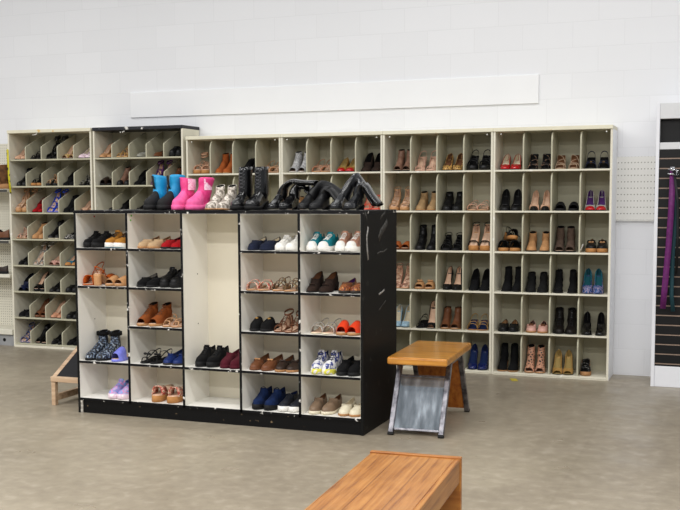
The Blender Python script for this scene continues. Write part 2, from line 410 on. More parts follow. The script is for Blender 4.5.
def mk_fold(c, sole='black_rubber', var=1, w=1, side=0, sc=1, **k):
    s = Shoe(side, .25, w, .02, 0, .012)
    V = lambda t: interp([(0,.06),(.1,.075),(.3,.085),(.42,.08),(.52,.068),(.62,.056),(.72,.048),(.82,.04),(.9,.034),(.96,.028),(1,.015)], t)
    s.upper(V, None, 0, c, 'black_lining'); s.sole(sole, .006); s.heel(sole, 'block')
    y0 = s.y(.2)
    P = {(1,1): [(0,0,.07),(.01,0,.11),(.03,0,.15),(.08,.0,.178),(.14,0,.172),(.24,0,.168)],
         (1,-1): [(0,0,.07),(.0,.01,.11),(.02,.02,.14),(.06,.03,.145),(.10,.04,.11),(.15,.05,.07)],
         (2,1): [(0,0,.07),(.02,.01,.11),(.06,.03,.135),(.12,.06,.12),(.17,.08,.09)],
         (2,-1): [(0,0,.07),(.0,0,.105),(.02,0,.13),(.05,0,.115),(.085,0,.07),(.12,0,.034)],
         (3,1): [(0,0,.07),(.02,.01,.12),(.045,.03,.165),(.07,.05,.185),(.11,.06,.15),(.16,.07,.07),(.185,.07,.03)],
         (3,-1): [(0,0,.07),(.0,0,.11),(.015,0,.15),(.045,0,.155),(.09,0,.09),(.14,0,.03)]}[(var, 1 if side >= 0 else -1)]
    P = [Vector((p[0], p[1] + y0, p[2])) for p in P]; fine = []
    for i in range(len(P) - 1):
        for q in range(3):
            t = q / 3; a, b, c2, d = P[max(i-1, 0)], P[i], P[i+1], P[min(i+2, len(P)-1)]
            fine.append(.5 * ((2*b) + (c2 - a)*t + (2*a - 5*b + 4*c2 - d)*t*t + (3*b - a - 3*c2 + d)*t**3))
    fine.append(P[-1]); R = []
    for i, p in enumerate(fine):
        d = fine[min(i+1, len(fine)-1)] - fine[max(i-1, 0)]; u = i / (len(fine) - 1)
        flat = .034 * (1 - smooth(.1, .5, u)) + .017 * smooth(.1, .5, u); wide = .046 + .012 * u
        R.append((p, flat, wide, d))
    mb, li = s.shaft(R, c, 'black_lining'); s.add('upper', mb, c); s.add('lining', li, 'black_lining'); return s
def mk_sandal(c, sole='tan_sole', lin=None, h=.08, n=3, wide=0, plat=0, wedge=0, sling=0, ankle=0, counter=None, buckle=0, bow=0, hs=None, w=1, side=0, sc=1, rev=0, **k):
    top_extra = .055 if counter else 0
    hh = max(h - top_extra - plat - (0 if counter else .012), .006)
    s = Shoe(side, .24, w * sc, hh, plat, .006)
    if wedge or hh < .03: s.sole(sole, fill=True)
    else: s.sole(sole, .006); s.heel(sole, hs or ('stiletto' if hh > .06 else 'block'))
    lin = lin or ('black_lining' if (sole + c).count('black') or c == 'floral_dark' else 'nude_lining')
    s.insole(lin)
    wd = (.034 if wide == 1 else .075 if wide == 2 else .011)
    if wide == 2: s.band(.66, .06, wd, c, name='upper')
    elif wide:
        s.band(.74, .046, wd, c)
        for i in range(1, n): s.band(.74 - .13*i, .052 + .008*i, .014, c, lean=.008, skew=.05*(-1)**i)
    else:
        for i in range(n):
            t = .84 - .42 * i / max(n - 1, 1); s.band(t, .034 + .028 * (1 - (t - .42)/.42), wd, c, lean=.006, skew=.09 * (-1)**i)
    if counter:
        cm = counter if isinstance(counter, str) else c
        R = lambda t: .062 * (1 - smooth(.12, .3, t)) + .004
        s.upper(lambda t: .01, R, .9, cm, lin or 'nude_lining', t0=0, t1=.3, flare=.06)
        s.loop(.065, c, .006)
    elif ankle:
        s.loop(.05 + ankle * .5, c, .012); s.band(.38, .075, .012, c, lean=.02)
        R = lambda t: .05 * (1 - smooth(.1, .26, t)) + .004
        s.upper(lambda t: .01, R, .9, c, lin or 'nude_lining', t0=0, t1=.26, flare=.06)
        if ankle > .05: s.loop(.03 + ankle * .9, c, .016, name='upper_ankle_strap', tilt=.01)
    elif sling: s.sling(c, z=.042)
    if buckle: s.add('buckle', MB().tube([(s.cx(.72) + a, s.y(.72) - .012, s.S(.72) + .045 + b) for a, b in ((-.007,-.005),(.007,-.005),(.007,.006),(-.007,.006))], .0022, 5, True), 'gold_leather')
    if bow: s.bow(.72, .052, c, 1.3)
    return s
def mk_slide(c, sole='tan_sole', h=.03, tall=.07, bow=None, medal=None, w=1, side=0, sc=1, lin='black_lining', **k):
    s = Shoe(side, .25, w * sc, max(h - .012, .004), 0, .014)
    V = lambda t: (tall - h * .5) * interp([(.5,1),(.6,.95),(.7,.84),(.8,.7),(.9,.55),(.96,.42),(1,.2)], t)
    s.upper(V, None, .5, c, lin, t0=.5, t1=1, peep=medal is None)
    s.sole(sole, fill=True, edge=.002); s.insole('nude_lining' if not sole.startswith('black') else 'black_lining')
    if bow: s.bow(.7, .055, bow, 1.2)
    if medal: s.add('emblem', MB().ball((0, s.y(.68), s.S(.68) + V(.68)), .012, 8, 6, (1, 1, .5)), medal)
    return s
MK = dict(pump=mk_pump, slip=mk_slip, sneaker=mk_sneaker, boot=mk_boot, fold=mk_fold, sandal=mk_sandal, slide=mk_slide)
NAME = dict(pump='pump_shoe', slip='flat_shoe', sneaker='sneaker', boot='boot', fold='tall_boot', sandal='sandal', slide='slide_sandal')

WORLD, LE0, LE1, LE2, LE3, EXPO = .40, 36, 20, 50, 104, -0.07
SHOES = [
    ('F', 1, 1, (-1.761, -1.668), 'pump', {'c': 'red_patent', 'lin': 'cream_lining', 'h': 0.135, 'w': 1.09}, 'red patent pump', 'shoe', 1),
    ('F', 1, 2, (-1.534, -1.425), 'sandal', {'c': 'floral_dark', 'sole': 'black_leather', 'h': 0.135, 'n': 5, 'w': 1.09}, 'dark floral strappy sandal', 'sandal', 1),
    ('F', 1, 3, (-1.315, -1.202), 'sandal', {'c': 'bronze_satin', 'sole': 'bronze_satin', 'lin': 'brown_lining', 'h': 0.12, 'n': 5, 'wedge': 1, 'w': 1.09}, 'bronze strappy wedge sandal', 'sandal', 1),
    ('F', 1, 4, (-1.078, -0.974), 'sandal', {'c': 'navy_leather', 'sole': 'black_leather', 'h': 0.1, 'n': 2, 'wide': 1, 'sling': 1, 'buckle': 1, 'wedge': 1, 'w': 1.09}, 'navy slingback with gold buckle', 'sandal', 1),
    ('F', 2, 1, (-1.761, -1.66), 'pump', {'c': 'black_leather', 'lin': 'black_lining', 'h': 0.175, 'bow': 1, 'w': 1.177}, 'black high pump with bow', 'shoe', 1),
    ('F', 2, 2, (-1.523, -1.425), 'pump', {'c': 'nude_leather', 'lin': 'nude_lining', 'h': 0.165, 'cap': 'black_leather', 'toe': 'point', 'w': 1.09}, 'nude pump with black toe', 'shoe', 1),
    ('F', 2, 3, (-1.314, -1.201), 'slide', {'c': 'black_suede', 'sole': 'black_rubber', 'h': 0.03, 'tall': 0.075, 'w': 1.09}, 'low black slide', 'sandal', 1),
    ('F', 2, 4, (-1.08, -0.987), 'pump', {'c': 'silver_leather', 'lin': 'purple_lining', 'h': 0.165, 'cap': 'red_patent', 'w': 1.09}, 'red-toed silver pump with purple lining', 'shoe', 1),
    ('F', 3, 1, (-1.767, -1.664), 'sandal', {'c': 'black_leather', 'sole': 'cork', 'lin': 'black_lining', 'h': 0.075, 'n': 1, 'wide': 2, 'plat': 0.02, 'wedge': 1, 'sling': 1, 'w': 1.09}, 'black cork-soled wedge sandal', 'sandal', 1),
    ('F', 3, 2, (-1.542, -1.425), 'boot', {'c': 'tan_suede', 'sole': 'dark_rubber', 'h': 0.15, 'heel': 0.045, 'w': 1.09}, 'tan suede ankle boot', 'boot', 1),
    ('F', 3, 3, (-1.316, -1.224), 'boot', {'c': 'brown_grey_suede', 'sole': 'black_rubber', 'h': 0.195, 'heel': 0.075, 'peep': 1, 'w': 1.09}, 'taupe peep-toe ankle boot', 'boot', 1),
    ('F', 3, 4, (-1.067, -0.974), 'slip', {'c': 'black_leather', 'sole': 'cork', 'lin': 'tan_lining', 'bow': 'tan_leather', 'th_s': 0.03, 'tall': 1.1, 'w': 1.09}, 'black flat with tan front', 'shoe', 1),
    ('F', 4, 1, (-1.742, -1.65), 'boot', {'c': 'black_suede', 'sole': 'black_rubber', 'h': 0.185, 'heel': 0.05, 'w': 1.09}, 'tall black ankle boot', 'boot', 1),
    ('F', 4, 2, (-1.542, -1.439), 'boot', {'c': 'black_grey_suede', 'sole': 'black_rubber', 'h': 0.145, 'heel': 0.06, 'slant': 0.05, 'w': 1.09}, 'slanted black shoe boot', 'boot', 1),
    ('F', 4, 3, (-1.32, -1.202), 'boot', {'c': 'black_suede', 'sole': 'black_rubber', 'h': 0.17, 'heel': 0.05, 'w': 1.003}, 'narrow black ankle boot', 'boot', 1),
    ('F', 4, 4, (-1.091, -0.999), 'pump', {'c': 'blue_print', 'lin': 'teal_lining', 'h': 0.19, 'back': 'teal_leather', 'toe': 'round', 'plat': 0.02, 'w': 1.09}, 'blue patterned pump with teal back', 'shoe', 1),
    ('F', 5, 1, (-1.765, -1.673), 'slip', {'c': 'black_leather', 'sole': 'black_rubber', 'lin': 'tan_lining', 'th_s': 0.012, 'w': 1.09}, 'black flat with tan lining', 'shoe', 1),
    ('F', 5, 2, (-1.536, -1.433), 'slip', {'c': 'pink_nude', 'sole': 'tan_sole', 'lin': 'black_lining', 'th_s': 0.012, 'lace': 'brown_lace', 'w': 1.09}, 'pale pink moccasin', 'shoe', 1),
    ('F', 5, 3, (-1.312, -1.21), 'boot', {'c': 'black_brown', 'sole': 'black_rubber', 'h': 0.185, 'heel': 0.04, 'lace': 'black_lace', 'w': 1.199}, 'dark lace-up ankle boot', 'boot', 1),
    ('F', 5, 4, (-1.09, -0.974), 'pump', {'c': 'black_patent', 'lin': 'black_lining', 'h': 0.165, 'rim': 0.085, 'hs': 'block', 'w': 1.09}, 'shiny black heeled shoe', 'shoe', 1),
    ('F', 6, 1, (-1.767, -1.671), 'boot', {'c': 'black_suede', 'sole': 'tan_sole', 'h': 0.2, 'heel': 0.06, 'w': 1.09}, 'black suede ankle boot', 'boot', 1),
    ('F', 6, 2, (-1.542, -1.449), 'boot', {'c': 'lattice_pink', 'sole': 'tan_sole', 'h': 0.2, 'heel': 0.09, 'peep': 1, 'w': 1.09}, 'pink lattice cut-out ankle boot', 'boot', 1),
    ('F', 6, 3, (-1.316, -1.224), 'pump', {'c': 'gold_leather', 'lin': 'gold_lining', 'h': 0.175, 'peep': 1, 'w': 1.09}, 'gold peep-toe pump', 'shoe', 1),
    ('F', 6, 4, (-1.09,), 'sandal', {'c': 'black_stud', 'sole': 'tan_sole', 'h': 0.11, 'n': 4, 'plat': 0.025, 'wedge': 1, 'w': 1.09}, 'black studded platform sandal', 'sandal', 1),
    ('E', 1, 1, (-2.671, -2.586), 'boot', {'c': 'rose_brown', 'sole': 'dark_rubber', 'h': 0.185, 'heel': 0.08, 'peep': 1, 'w': 1.003}, 'rose brown peep-toe ankle boot', 'boot', 1),
    ('E', 1, 2, (-2.481, -2.371), 'sandal', {'c': 'nude_pink', 'sole': 'nude_pink', 'h': 0.13, 'n': 3, 'sling': 1, 'w': 1.09}, 'nude pink slingback sandal', 'sandal', 1),
    ('E', 1, 3, (-2.244, -2.15), 'pump', {'c': 'leopard', 'lin': 'brown_lining', 'h': 0.15, 'toe': 'round', 'w': 1.09}, 'leopard print pump', 'shoe', 1),
    ('E', 1, 4, (-2.029, -1.922), 'sandal', {'c': 'black_glitter', 'sole': 'black_leather', 'h': 0.13, 'n': 3, 'wide': 1, 'sling': 1, 'plat': 0.03, 'w': 1.09}, 'black platform slingback sandal', 'sandal', 1),
    ('E', 2, 1, (-2.707, -2.601), 'sandal', {'c': 'tan_strap', 'sole': 'tan_leather', 'h': 0.17, 'n': 4, 'counter': 1, 'plat': 0.02, 'w': 1.09}, 'tan strappy peep-toe heel', 'sandal', 1),
    ('E', 2, 2, (-2.476, -2.37), 'boot', {'c': 'tan_grey_suede', 'sole': 'tan_sole', 'h': 0.155, 'heel': 0.05, 'w': 1.09}, 'sand suede ankle boot', 'boot', 1),
    ('E', 2, 3, (-2.25, -2.149), 'boot', {'c': 'black_leather', 'sole': 'black_rubber', 'h': 0.15, 'heel': 0.05, 'w': 1.199}, 'black leather ankle boot', 'boot', 1),
    ('E', 2, 4, (-2.029, -1.936), 'sandal', {'c': 'pale_pink', 'sole': 'tan_sole', 'h': 0.04, 'n': 2, 'wide': 1, 'sling': 1, 'w': 1.09}, 'pale pink low sandal', 'sandal', 1),
    ('E', 3, 1, (-2.684, -2.591), 'slide', {'c': 'rust_leather', 'sole': 'brown_rubber', 'h': 0.035, 'tall': 0.075, 'w': 1.09}, 'rust leather slide', 'sandal', 1),
    ('E', 3, 2, (-2.478, -2.367), 'boot', {'c': 'black_leather', 'sole': 'black_rubber', 'h': 0.2, 'heel': 0.075, 'lace': 'black_lace', 'w': 1.09}, 'black heeled ankle boot', 'boot', 1),
    ('E', 3, 3, (-2.253, -2.156), 'sandal', {'c': 'black_leather', 'sole': 'black_leather', 'h': 0.11, 'n': 3, 'wide': 1, 'counter': 1, 'w': 1.09}, 'black bow-strap heel', 'sandal', 1),
    ('E', 3, 4, (-2.015, -1.911), 'sandal', {'c': 'black_leather', 'sole': 'cork', 'lin': 'nude_lining', 'h': 0.2, 'n': 1, 'wide': 1, 'plat': 0.035, 'counter': 'nude_leather', 'w': 1.09}, 'nude platform heel with black strap', 'sandal', 1),
    ('E', 4, 1, (-2.682, -2.589), 'sandal', {'c': 'rose_gold', 'sole': 'tan_leather', 'h': 0.17, 'n': 5, 'counter': 1, 'w': 1.09}, 'rose gold strappy heel', 'sandal', 1),
    ('E', 4, 2, (-2.48, -2.383), 'slide', {'c': 'tan_leather', 'sole': 'tan_sole', 'h': 0.02, 'tall': 0.065, 'bow': 'tan_leather', 'w': 1.09}, 'tan flat sandal with bow', 'sandal', 1),
    ('E', 4, 3, (-2.24, -2.148), 'pump', {'c': 'black_leather', 'lin': 'nude_lining', 'h': 0.185, 'toe': 'point', 'w': 1.09}, 'pointed black pump with nude lining', 'shoe', 1),
    ('E', 4, 4, (-2.016, -1.918), 'pump', {'c': 'black_suede', 'lin': 'black_lining', 'h': 0.17, 'rim': 0.08, 'hs': 'block', 'w': 1.09}, 'black suede high pump', 'shoe', 1),
    ('E', 5, 1, (-2.684, -2.591), 'pump', {'c': 'light_blue', 'lin': 'cream_lining', 'h': 0.175, 'toe': 'round', 'w': 1.09}, 'light blue pump', 'shoe', 1),
    ('E', 5, 2, (-2.461,), 'sandal', {'c': 'black_leather', 'sole': 'black_leather', 'h': 0.05, 'n': 2, 'sling': 1, 'w': 1.09}, 'black strappy low heel', 'sandal', 1),
    ('E', 5, 2, (-2.369,), 'pump', {'c': 'black_suede', 'lin': 'nude_lining', 'h': 0.22, 'toe': 'round', 'peep': 1, 'w': 1.09}, 'tall black peep-toe heel', 'shoe', 1),
    ('E', 5, 3, (-2.255, -2.158), 'boot', {'c': 'brown_leather', 'sole': 'tan_sole', 'h': 0.15, 'heel': 0.09, 'peep': 1, 'slant': 0.03, 'w': 1.09}, 'brown cut-out heeled bootie', 'boot', 1),
    ('E', 5, 4, (-2.023, -1.931), 'sandal', {'c': 'gold_leather', 'sole': 'cork', 'lin': 'navy_lining', 'h': 0.07, 'n': 2, 'wide': 1, 'sling': 1, 'w': 1.09}, 'gold sandal with navy insole', 'sandal', 1),
    ('E', 6, 4, (-2.02, -1.924), 'pump', {'c': 'navy_patent', 'lin': 'navy_lining', 'h': 0.19, 'toe': 'round', 'w': 1.09}, 'navy blue pump', 'shoe', 1),
    ('E', 6, 1, (-2.637,), 'slip', {'c': 'black_leather', 'sole': 'black_rubber', 'lin': 'black_lining', 'th_s': 0.012, 'w': 1.09}, 'black flat shoe', 'shoe', 1),
    ('D', 1, 1, (-3.625, -3.533), 'boot', {'c': 'silver_lace', 'sole': 'silver_leather', 'h': 0.185, 'heel': 0.09, 'peep': 1, 'w': 1.09}, 'silver lace-cut bootie', 'boot', 1),
    ('D', 1, 2, (-3.413, -3.32), 'sandal', {'c': 'tan_pink', 'sole': 'tan_leather', 'h': 0.075, 'n': 2, 'wide': 1, 'sling': 1, 'w': 1.09}, 'tan slingback sandal', 'sandal', 1),
    ('D', 1, 3, (-3.185, -3.092), 'pump', {'c': 'gold_brown', 'lin': 'gold_lining', 'h': 0.13, 'cap': 'red_patent', 'w': 1.09}, 'gold pump with red front', 'shoe', 1),
    ('D', 1, 4, (-2.957, -2.856), 'pump', {'c': 'dark_brown_suede', 'lin': 'black_lining', 'h': 0.17, 'rim': 0.09, 'hs': 'block', 'w': 1.199}, 'dark brown suede heeled shoe', 'shoe', 1),
    ('D', 2, 1, (-3.616,), 'boot', {'c': 'tan_leather', 'sole': 'tan_sole', 'h': 0.11, 'heel': 0.03, 'w': 1.09}, 'tan shoe behind folded boots', 'shoe', 1),
    ('D', 2, 4, (-2.944, -2.851), 'sandal', {'c': 'coral_red', 'sole': 'coral_red', 'h': 0.14, 'n': 5, 'plat': 0.01, 'w': 1.09}, 'coral red strappy sandal', 'sandal', 1),
    ('C', 1, 1, (-4.576, -4.483), 'sandal', {'c': 'nude_suede', 'sole': 'cork', 'h': 0.075, 'n': 2, 'wide': 1, 'plat': 0.025, 'wedge': 1, 'ankle': 0.1, 'w': 1.09}, 'nude wedge with high ankle strap', 'sandal', 1),
    ('C', 1, 2, (-4.352, -4.267), 'boot', {'c': 'rust_suede', 'sole': 'tan_sole', 'h': 0.185, 'heel': 0.06, 'w': 1.003}, 'rust suede ankle boot', 'boot', 1),
    ('C', 1, 3, (-4.104, -4.012), 'boot', {'c': 'black_suede', 'sole': 'black_rubber', 'h': 0.13, 'heel': 0.05, 'w': 1.09}, 'black suede shoe behind combat boot', 'shoe', 1),
    ('C', 1, 4, (-3.902, -3.809), 'sandal', {'c': 'tan_strap', 'sole': 'tan_sole', 'h': 0.07, 'n': 2, 'sling': 1, 'wide': 1, 'w': 1.09}, 'tan strap sandal behind combat boot', 'sandal', 1),
    ('C', 2, 1, (-4.503,), 'boot', {'c': 'black_suede', 'sole': 'black_rubber', 'h': 0.12, 'heel': 0.04, 'w': 1.09}, 'black shoe behind pink boot', 'shoe', 1),
    ('B', 1, 1, (-5.572, -5.482), 'pump', {'c': 'tan_leather', 'lin': 'nude_lining', 'h': 0.15}, 'tan leather pump', 'shoe', 0.94),
    ('B', 1, 2, (-5.387, -5.297), 'sandal', {'c': 'gold_leather', 'sole': 'gold_leather', 'h': 0.09, 'n': 4, 'counter': 'tan_leather'}, 'gold cage sandal', 'sandal', 0.94),
    ('B', 1, 3, (-5.167,), 'pump', {'c': 'clear_grey', 'lin': 'clear_grey', 'h': 0.1}, 'translucent grey shoe', 'shoe', 0.94),
    ('B', 1, 4, (-4.992,), 'pump', {'c': 'brown_leather', 'lin': 'brown_lining', 'h': 0.085, 'toe': 'point'}, 'brown low pump', 'shoe', 0.94),
    ('B', 1, 5, (-4.826, -4.745), 'slip', {'c': 'black_leather', 'sole': 'black_rubber', 'lin': 'black_lining', 'th_s': 0.03, 'tall': 1.2, 'lace': 'black_lace'}, 'chunky black lace shoe', 'shoe', 0.94),
    ('B', 2, 1, (-5.572, -5.482), 'slide', {'c': 'dark_brown_leather', 'sole': 'black_rubber', 'h': 0.035, 'tall': 0.09}, 'dark brown braided clog', 'shoe', 0.94),
    ('B', 2, 2, (-5.39, -5.297), 'boot', {'c': 'rose_brown', 'sole': 'black_rubber', 'h': 0.17, 'heel': 0.08, 'cap': 'black_leather', 'w': 0.92}, 'nude lace bootie with black toe', 'boot', 0.94),
    ('B', 2, 3, (-5.203, -5.113), 'pump', {'c': 'black_suede', 'lin': 'black_lining', 'h': 0.15, 'rim': 0.08}, 'black suede pump', 'shoe', 0.94),
    ('B', 2, 4, (-5.019, -4.929), 'sandal', {'c': 'purple_satin', 'sole': 'purple_satin', 'h': 0.15, 'n': 5, 'ankle': 0.04}, 'purple strappy heel', 'sandal', 0.94),
    ('B', 2, 5, (-4.835, -4.745), 'boot', {'c': 'brown_leather', 'sole': 'dark_rubber', 'h': 0.16, 'heel': 0.07}, 'brown leather bootie', 'boot', 0.94),
    ('B', 3, 1, (-5.48,), 'slip', {'c': 'black_leather', 'sole': 'black_rubber', 'lin': 'black_lining', 'th_s': 0.015}, 'small black flat', 'shoe', 0.94),
    ('B', 3, 2, (-5.387, -5.297), 'pump', {'c': 'black_suede', 'lin': 'black_lining', 'h': 0.13, 'rim': 0.07}, 'black suede heel', 'shoe', 0.94),
    ('B', 3, 3, (-5.203, -5.113), 'pump', {'c': 'black_leather', 'lin': 'black_lining', 'h': 0.1}, 'black low pump', 'shoe', 0.94),
    ('A', 1, 1, (-6.543, -6.453), 'pump', {'c': 'nude_leather', 'lin': 'nude_lining', 'h': 0.14, 'toe': 'point'}, 'nude pointed pump', 'shoe', 0.94),
    ('A', 1, 2, (-6.359, -6.27), 'sandal', {'c': 'black_brown', 'sole': 'black_leather', 'h': 0.1, 'n': 4, 'counter': 1}, 'dark strappy heel', 'sandal', 0.94),
    ('A', 1, 3, (-6.176, -6.086), 'sandal', {'c': 'black_patent', 'sole': 'black_leather', 'h': 0.12, 'n': 5, 'ankle': 0.08, 'wide': 1}, 'black buckled tall sandal', 'sandal', 0.94),
    ('A', 1, 4, (-5.992, -5.903), 'pump', {'c': 'gold_nude', 'lin': 'nude_lining', 'h': 0.15, 'peep': 1}, 'nude peep-toe pump with gold rim', 'shoe', 0.94),
    ('A', 1, 5, (-5.809, -5.72), 'pump', {'c': 'pink_white', 'lin': 'cream_lining', 'h': 0.12}, 'pale pink floral pump', 'shoe', 0.94),
    ('A', 2, 1, (-6.532, -6.452), 'boot', {'c': 'black_leather', 'sole': 'black_rubber', 'h': 0.175, 'heel': 0.05}, 'black leather ankle boot', 'boot', 0.94),
    ('A', 2, 2, (-6.359, -6.27), 'sandal', {'c': 'black_leather', 'sole': 'cork', 'h': 0.1, 'n': 3, 'plat': 0.02}, 'black sandal with tan platform', 'sandal', 0.94),
    ('A', 2, 3, (-6.176, -6.086), 'sandal', {'c': 'tan_strap', 'sole': 'black_leather', 'h': 0.1, 'n': 3, 'plat': 0.015}, 'tan strap sandal with black heel', 'sandal', 0.94),
    ('A', 2, 4, (-5.992, -5.903), 'pump', {'c': 'black_suede', 'lin': 'black_lining', 'h': 0.15, 'rim': 0.075}, 'black suede pump', 'shoe', 0.94),
    ('A', 2, 5, (-5.809, -5.72), 'sandal', {'c': 'black_white', 'sole': 'black_leather', 'h': 0.09, 'n': 3}, 'black and white low heel', 'sandal', 0.94),
    ('A', 3, 1, (-6.543, -6.453), 'sandal', {'c': 'tan_strap', 'sole': 'tan_leather', 'h': 0.16, 'n': 3, 'plat': 0.035, 'ankle': 0.03}, 'tan strappy platform sandal', 'sandal', 0.94),
    ('A', 3, 2, (-6.359, -6.27), 'pump', {'c': 'red_suede', 'lin': 'red_lining', 'h': 0.15, 'rim': 0.08}, 'red suede pump', 'shoe', 0.94),
    ('A', 3, 3, (-6.176, -6.086), 'sandal', {'c': 'cobalt_satin', 'sole': 'cobalt_satin', 'h': 0.15, 'n': 3, 'ankle': 0.03, 'wide': 1}, 'cobalt blue strappy heel', 'sandal', 0.94),
    ('A', 3, 4, (-5.992, -5.903), 'boot', {'c': 'black_suede', 'sole': 'black_rubber', 'h': 0.16, 'heel': 0.08}, 'black suede bootie', 'boot', 0.94),
    ('A', 3, 5, (-5.809, -5.72), 'pump', {'c': 'nude_leather', 'lin': 'nude_lining', 'h': 0.13, 'peep': 1}, 'nude peep-toe pump', 'shoe', 0.94),
    ('A', 4, 1, (-6.543, -6.453), 'sandal', {'c': 'nude_pink', 'sole': 'tan_leather', 'h': 0.1, 'n': 3}, 'nude strappy sandal', 'sandal', 0.94),
    ('A', 4, 2, (-6.359, -6.27), 'boot', {'c': 'tan_suede', 'sole': 'tan_sole', 'h': 0.15, 'heel': 0.06}, 'tan suede shoe boot', 'boot', 0.94),
    ('A', 4, 3, (-6.176, -6.086), 'boot', {'c': 'black_leather', 'sole': 'cream_sole', 'h': 0.17, 'heel': 0.05, 'lace': 'black_lace'}, 'black lace bootie with pale sole', 'boot', 0.94),
    ('A', 4, 4, (-5.992, -5.903), 'pump', {'c': 'black_white', 'lin': 'black_lining', 'h': 0.09}, 'grey patterned low pump', 'shoe', 0.94),
    ('A', 5, 1, (-6.543, -6.453), 'pump', {'c': 'black_leather', 'lin': 'black_lining', 'h': 0.11, 'toe': 'point'}, 'black pointed pump', 'shoe', 0.94),
    ('A', 5, 2, (-6.359, -6.27), 'sandal', {'c': 'silver_leather', 'sole': 'silver_leather', 'h': 0.14, 'n': 4, 'ankle': 0.03}, 'silver strappy sandal', 'sandal', 0.94),
    ('A', 5, 3, (-6.176, -6.086), 'pump', {'c': 'pink_nude', 'lin': 'nude_lining', 'h': 0.11, 'peep': 1}, 'pink peep-toe pump', 'shoe', 0.94),
    ('A', 5, 4, (-5.992, -5.903), 'pump', {'c': 'teal_leather', 'lin': 'nude_lining', 'h': 0.12, 'cap': 'cork'}, 'teal pump with tan toe', 'shoe', 0.94),
    ('A', 6, 1, (-6.543, -6.453), 'pump', {'c': 'navy_leather', 'lin': 'black_lining', 'h': 0.16, 'rim': 0.085, 'peep': 1, 'bow': 1, 'hs': 'block'}, 'navy peep-toe heel with bow', 'shoe', 0.94),
    ('A', 6, 2, (-6.359, -6.27), 'pump', {'c': 'black_leather', 'lin': 'nude_lining', 'h': 0.18, 'plat': 0.02, 'peep': 1}, 'black platform pump with tan lining', 'shoe', 0.94),
    ('A', 6, 3, (-6.176, -6.086), 'pump', {'c': 'black_leather', 'lin': 'black_lining', 'h': 0.11}, 'black leather heel', 'shoe', 0.94),
    ('A', 6, 4, (-5.992, -5.903), 'slip', {'c': 'black_leather', 'sole': 'black_rubber', 'lin': 'black_lining', 'th_s': 0.02}, 'black flat loafer', 'shoe', 0.94),
    ('A', 7, 1, (-6.543, -6.453), 'slip', {'c': 'black_suede', 'sole': 'black_rubber', 'lin': 'black_lining', 'th_s': 0.015}, 'black suede flat', 'shoe', 0.94),
    ('A', 7, 2, (-6.359, -6.27), 'pump', {'c': 'brown_leather', 'lin': 'brown_lining', 'h': 0.17, 'peep': 1, 'plat': 0.015}, 'brown peep-toe pump', 'shoe', 0.94),
    ('A', 7, 3, (-6.176, -6.086), 'pump', {'c': 'tan_pink', 'lin': 'nude_lining', 'h': 0.15}, 'rosy tan pump', 'shoe', 0.94),
    ('A', 7, 4, (-5.992, -5.903), 'slip', {'c': 'black_leather', 'sole': 'black_rubber', 'lin': 'black_lining', 'th_s': 0.015}, 'black leather flat', 'shoe', 0.94),
    ('A', 8, 1, (-6.543, -6.453), 'sandal', {'c': 'blue_print', 'sole': 'blue_print', 'h': 0.1, 'n': 3, 'ankle': 0.03, 'wide': 1}, 'blue and gold patterned heel', 'sandal', 0.94),
    ('A', 8, 2, (-6.359, -6.27), 'boot', {'c': 'black_leather', 'sole': 'black_rubber', 'h': 0.16, 'heel': 0.07, 'peep': 1}, 'black strappy shoe boot', 'boot', 0.94),
    ('A', 8, 3, (-6.176, -6.086), 'pump', {'c': 'black_leather', 'lin': 'black_lining', 'h': 0.11, 'toe': 'point'}, 'black pointed heel', 'shoe', 0.94),
    ('A', 8, 4, (-5.992, -5.903), 'pump', {'c': 'black_suede', 'lin': 'black_lining', 'h': 0.09}, 'black suede low pump', 'shoe', 0.94),
    ('K', 1, 1, (-4.072, -3.987), 'sneaker', {'c': 'black_canvas', 'sole': 'black_rubber', 'lin': 'black_lining', 'lace': 'black_lace', 'tall': 0.9}, 'black sneaker', 'shoe', 1),
    ('K', 1, 1, (-3.897, -3.812), 'sneaker', {'c': 'ochre_suede', 'sole': 'white_rubber', 'lin': 'black_lining', 'lace': 'black_lace', 'trim': 'teal_leather'}, 'ochre sneaker with white sole', 'shoe', 1),
    ('K', 2, 1, (-4.072,), 'sandal', {'c': 'orange_suede', 'sole': 'orange_suede', 'h': 0.1, 'n': 1, 'wide': 2, 'sling': 1}, 'orange ankle-strap heel', 'sandal', 1),
    ('K', 2, 1, (-3.987,), 'sandal', {'c': 'orange_suede', 'sole': 'tan_leather', 'h': 0.085, 'n': 1, 'wide': 2, 'sling': 1, 'rev': 1, 'hs': 'block'}, 'orange heel turned backwards', 'sandal', 1),
    ('K', 2, 1, (-3.901, -3.816), 'slide', {'c': 'tan_suede', 'sole': 'tan_sole', 'h': 0.03, 'tall': 0.07}, 'tan suede slide', 'sandal', 1),
    ('K', 4, 1, (-4.068, -3.973), 'boot', {'c': 'navy_floral', 'sole': 'black_rubber', 'h': 0.175, 'heel': 0.02, 'w': 1.12, 'top': 'black_fur'}, 'navy floral snow boot', 'boot', 1),
    ('K', 4, 1, (-3.858,), 'slide', {'c': 'periwinkle', 'sole': 'periwinkle', 'h': 0.02, 'tall': 0.09}, 'periwinkle blue slipper', 'slipper', 1),
    ('K', 5, 1, (-3.894, -3.809), 'sneaker', {'c': 'purple_knit', 'sole': 'pink_white', 'lin': 'blue_lining', 'lace': 'purple_knit'}, 'lilac sneaker with pale sole', 'shoe', 1),
    ('K', 1, 2, (-3.643, -3.558), 'slip', {'c': 'beige_suede', 'sole': 'tan_sole', 'lin': 'brown_lining', 'th_s': 0.012}, 'beige slip-on flat', 'shoe', 1),
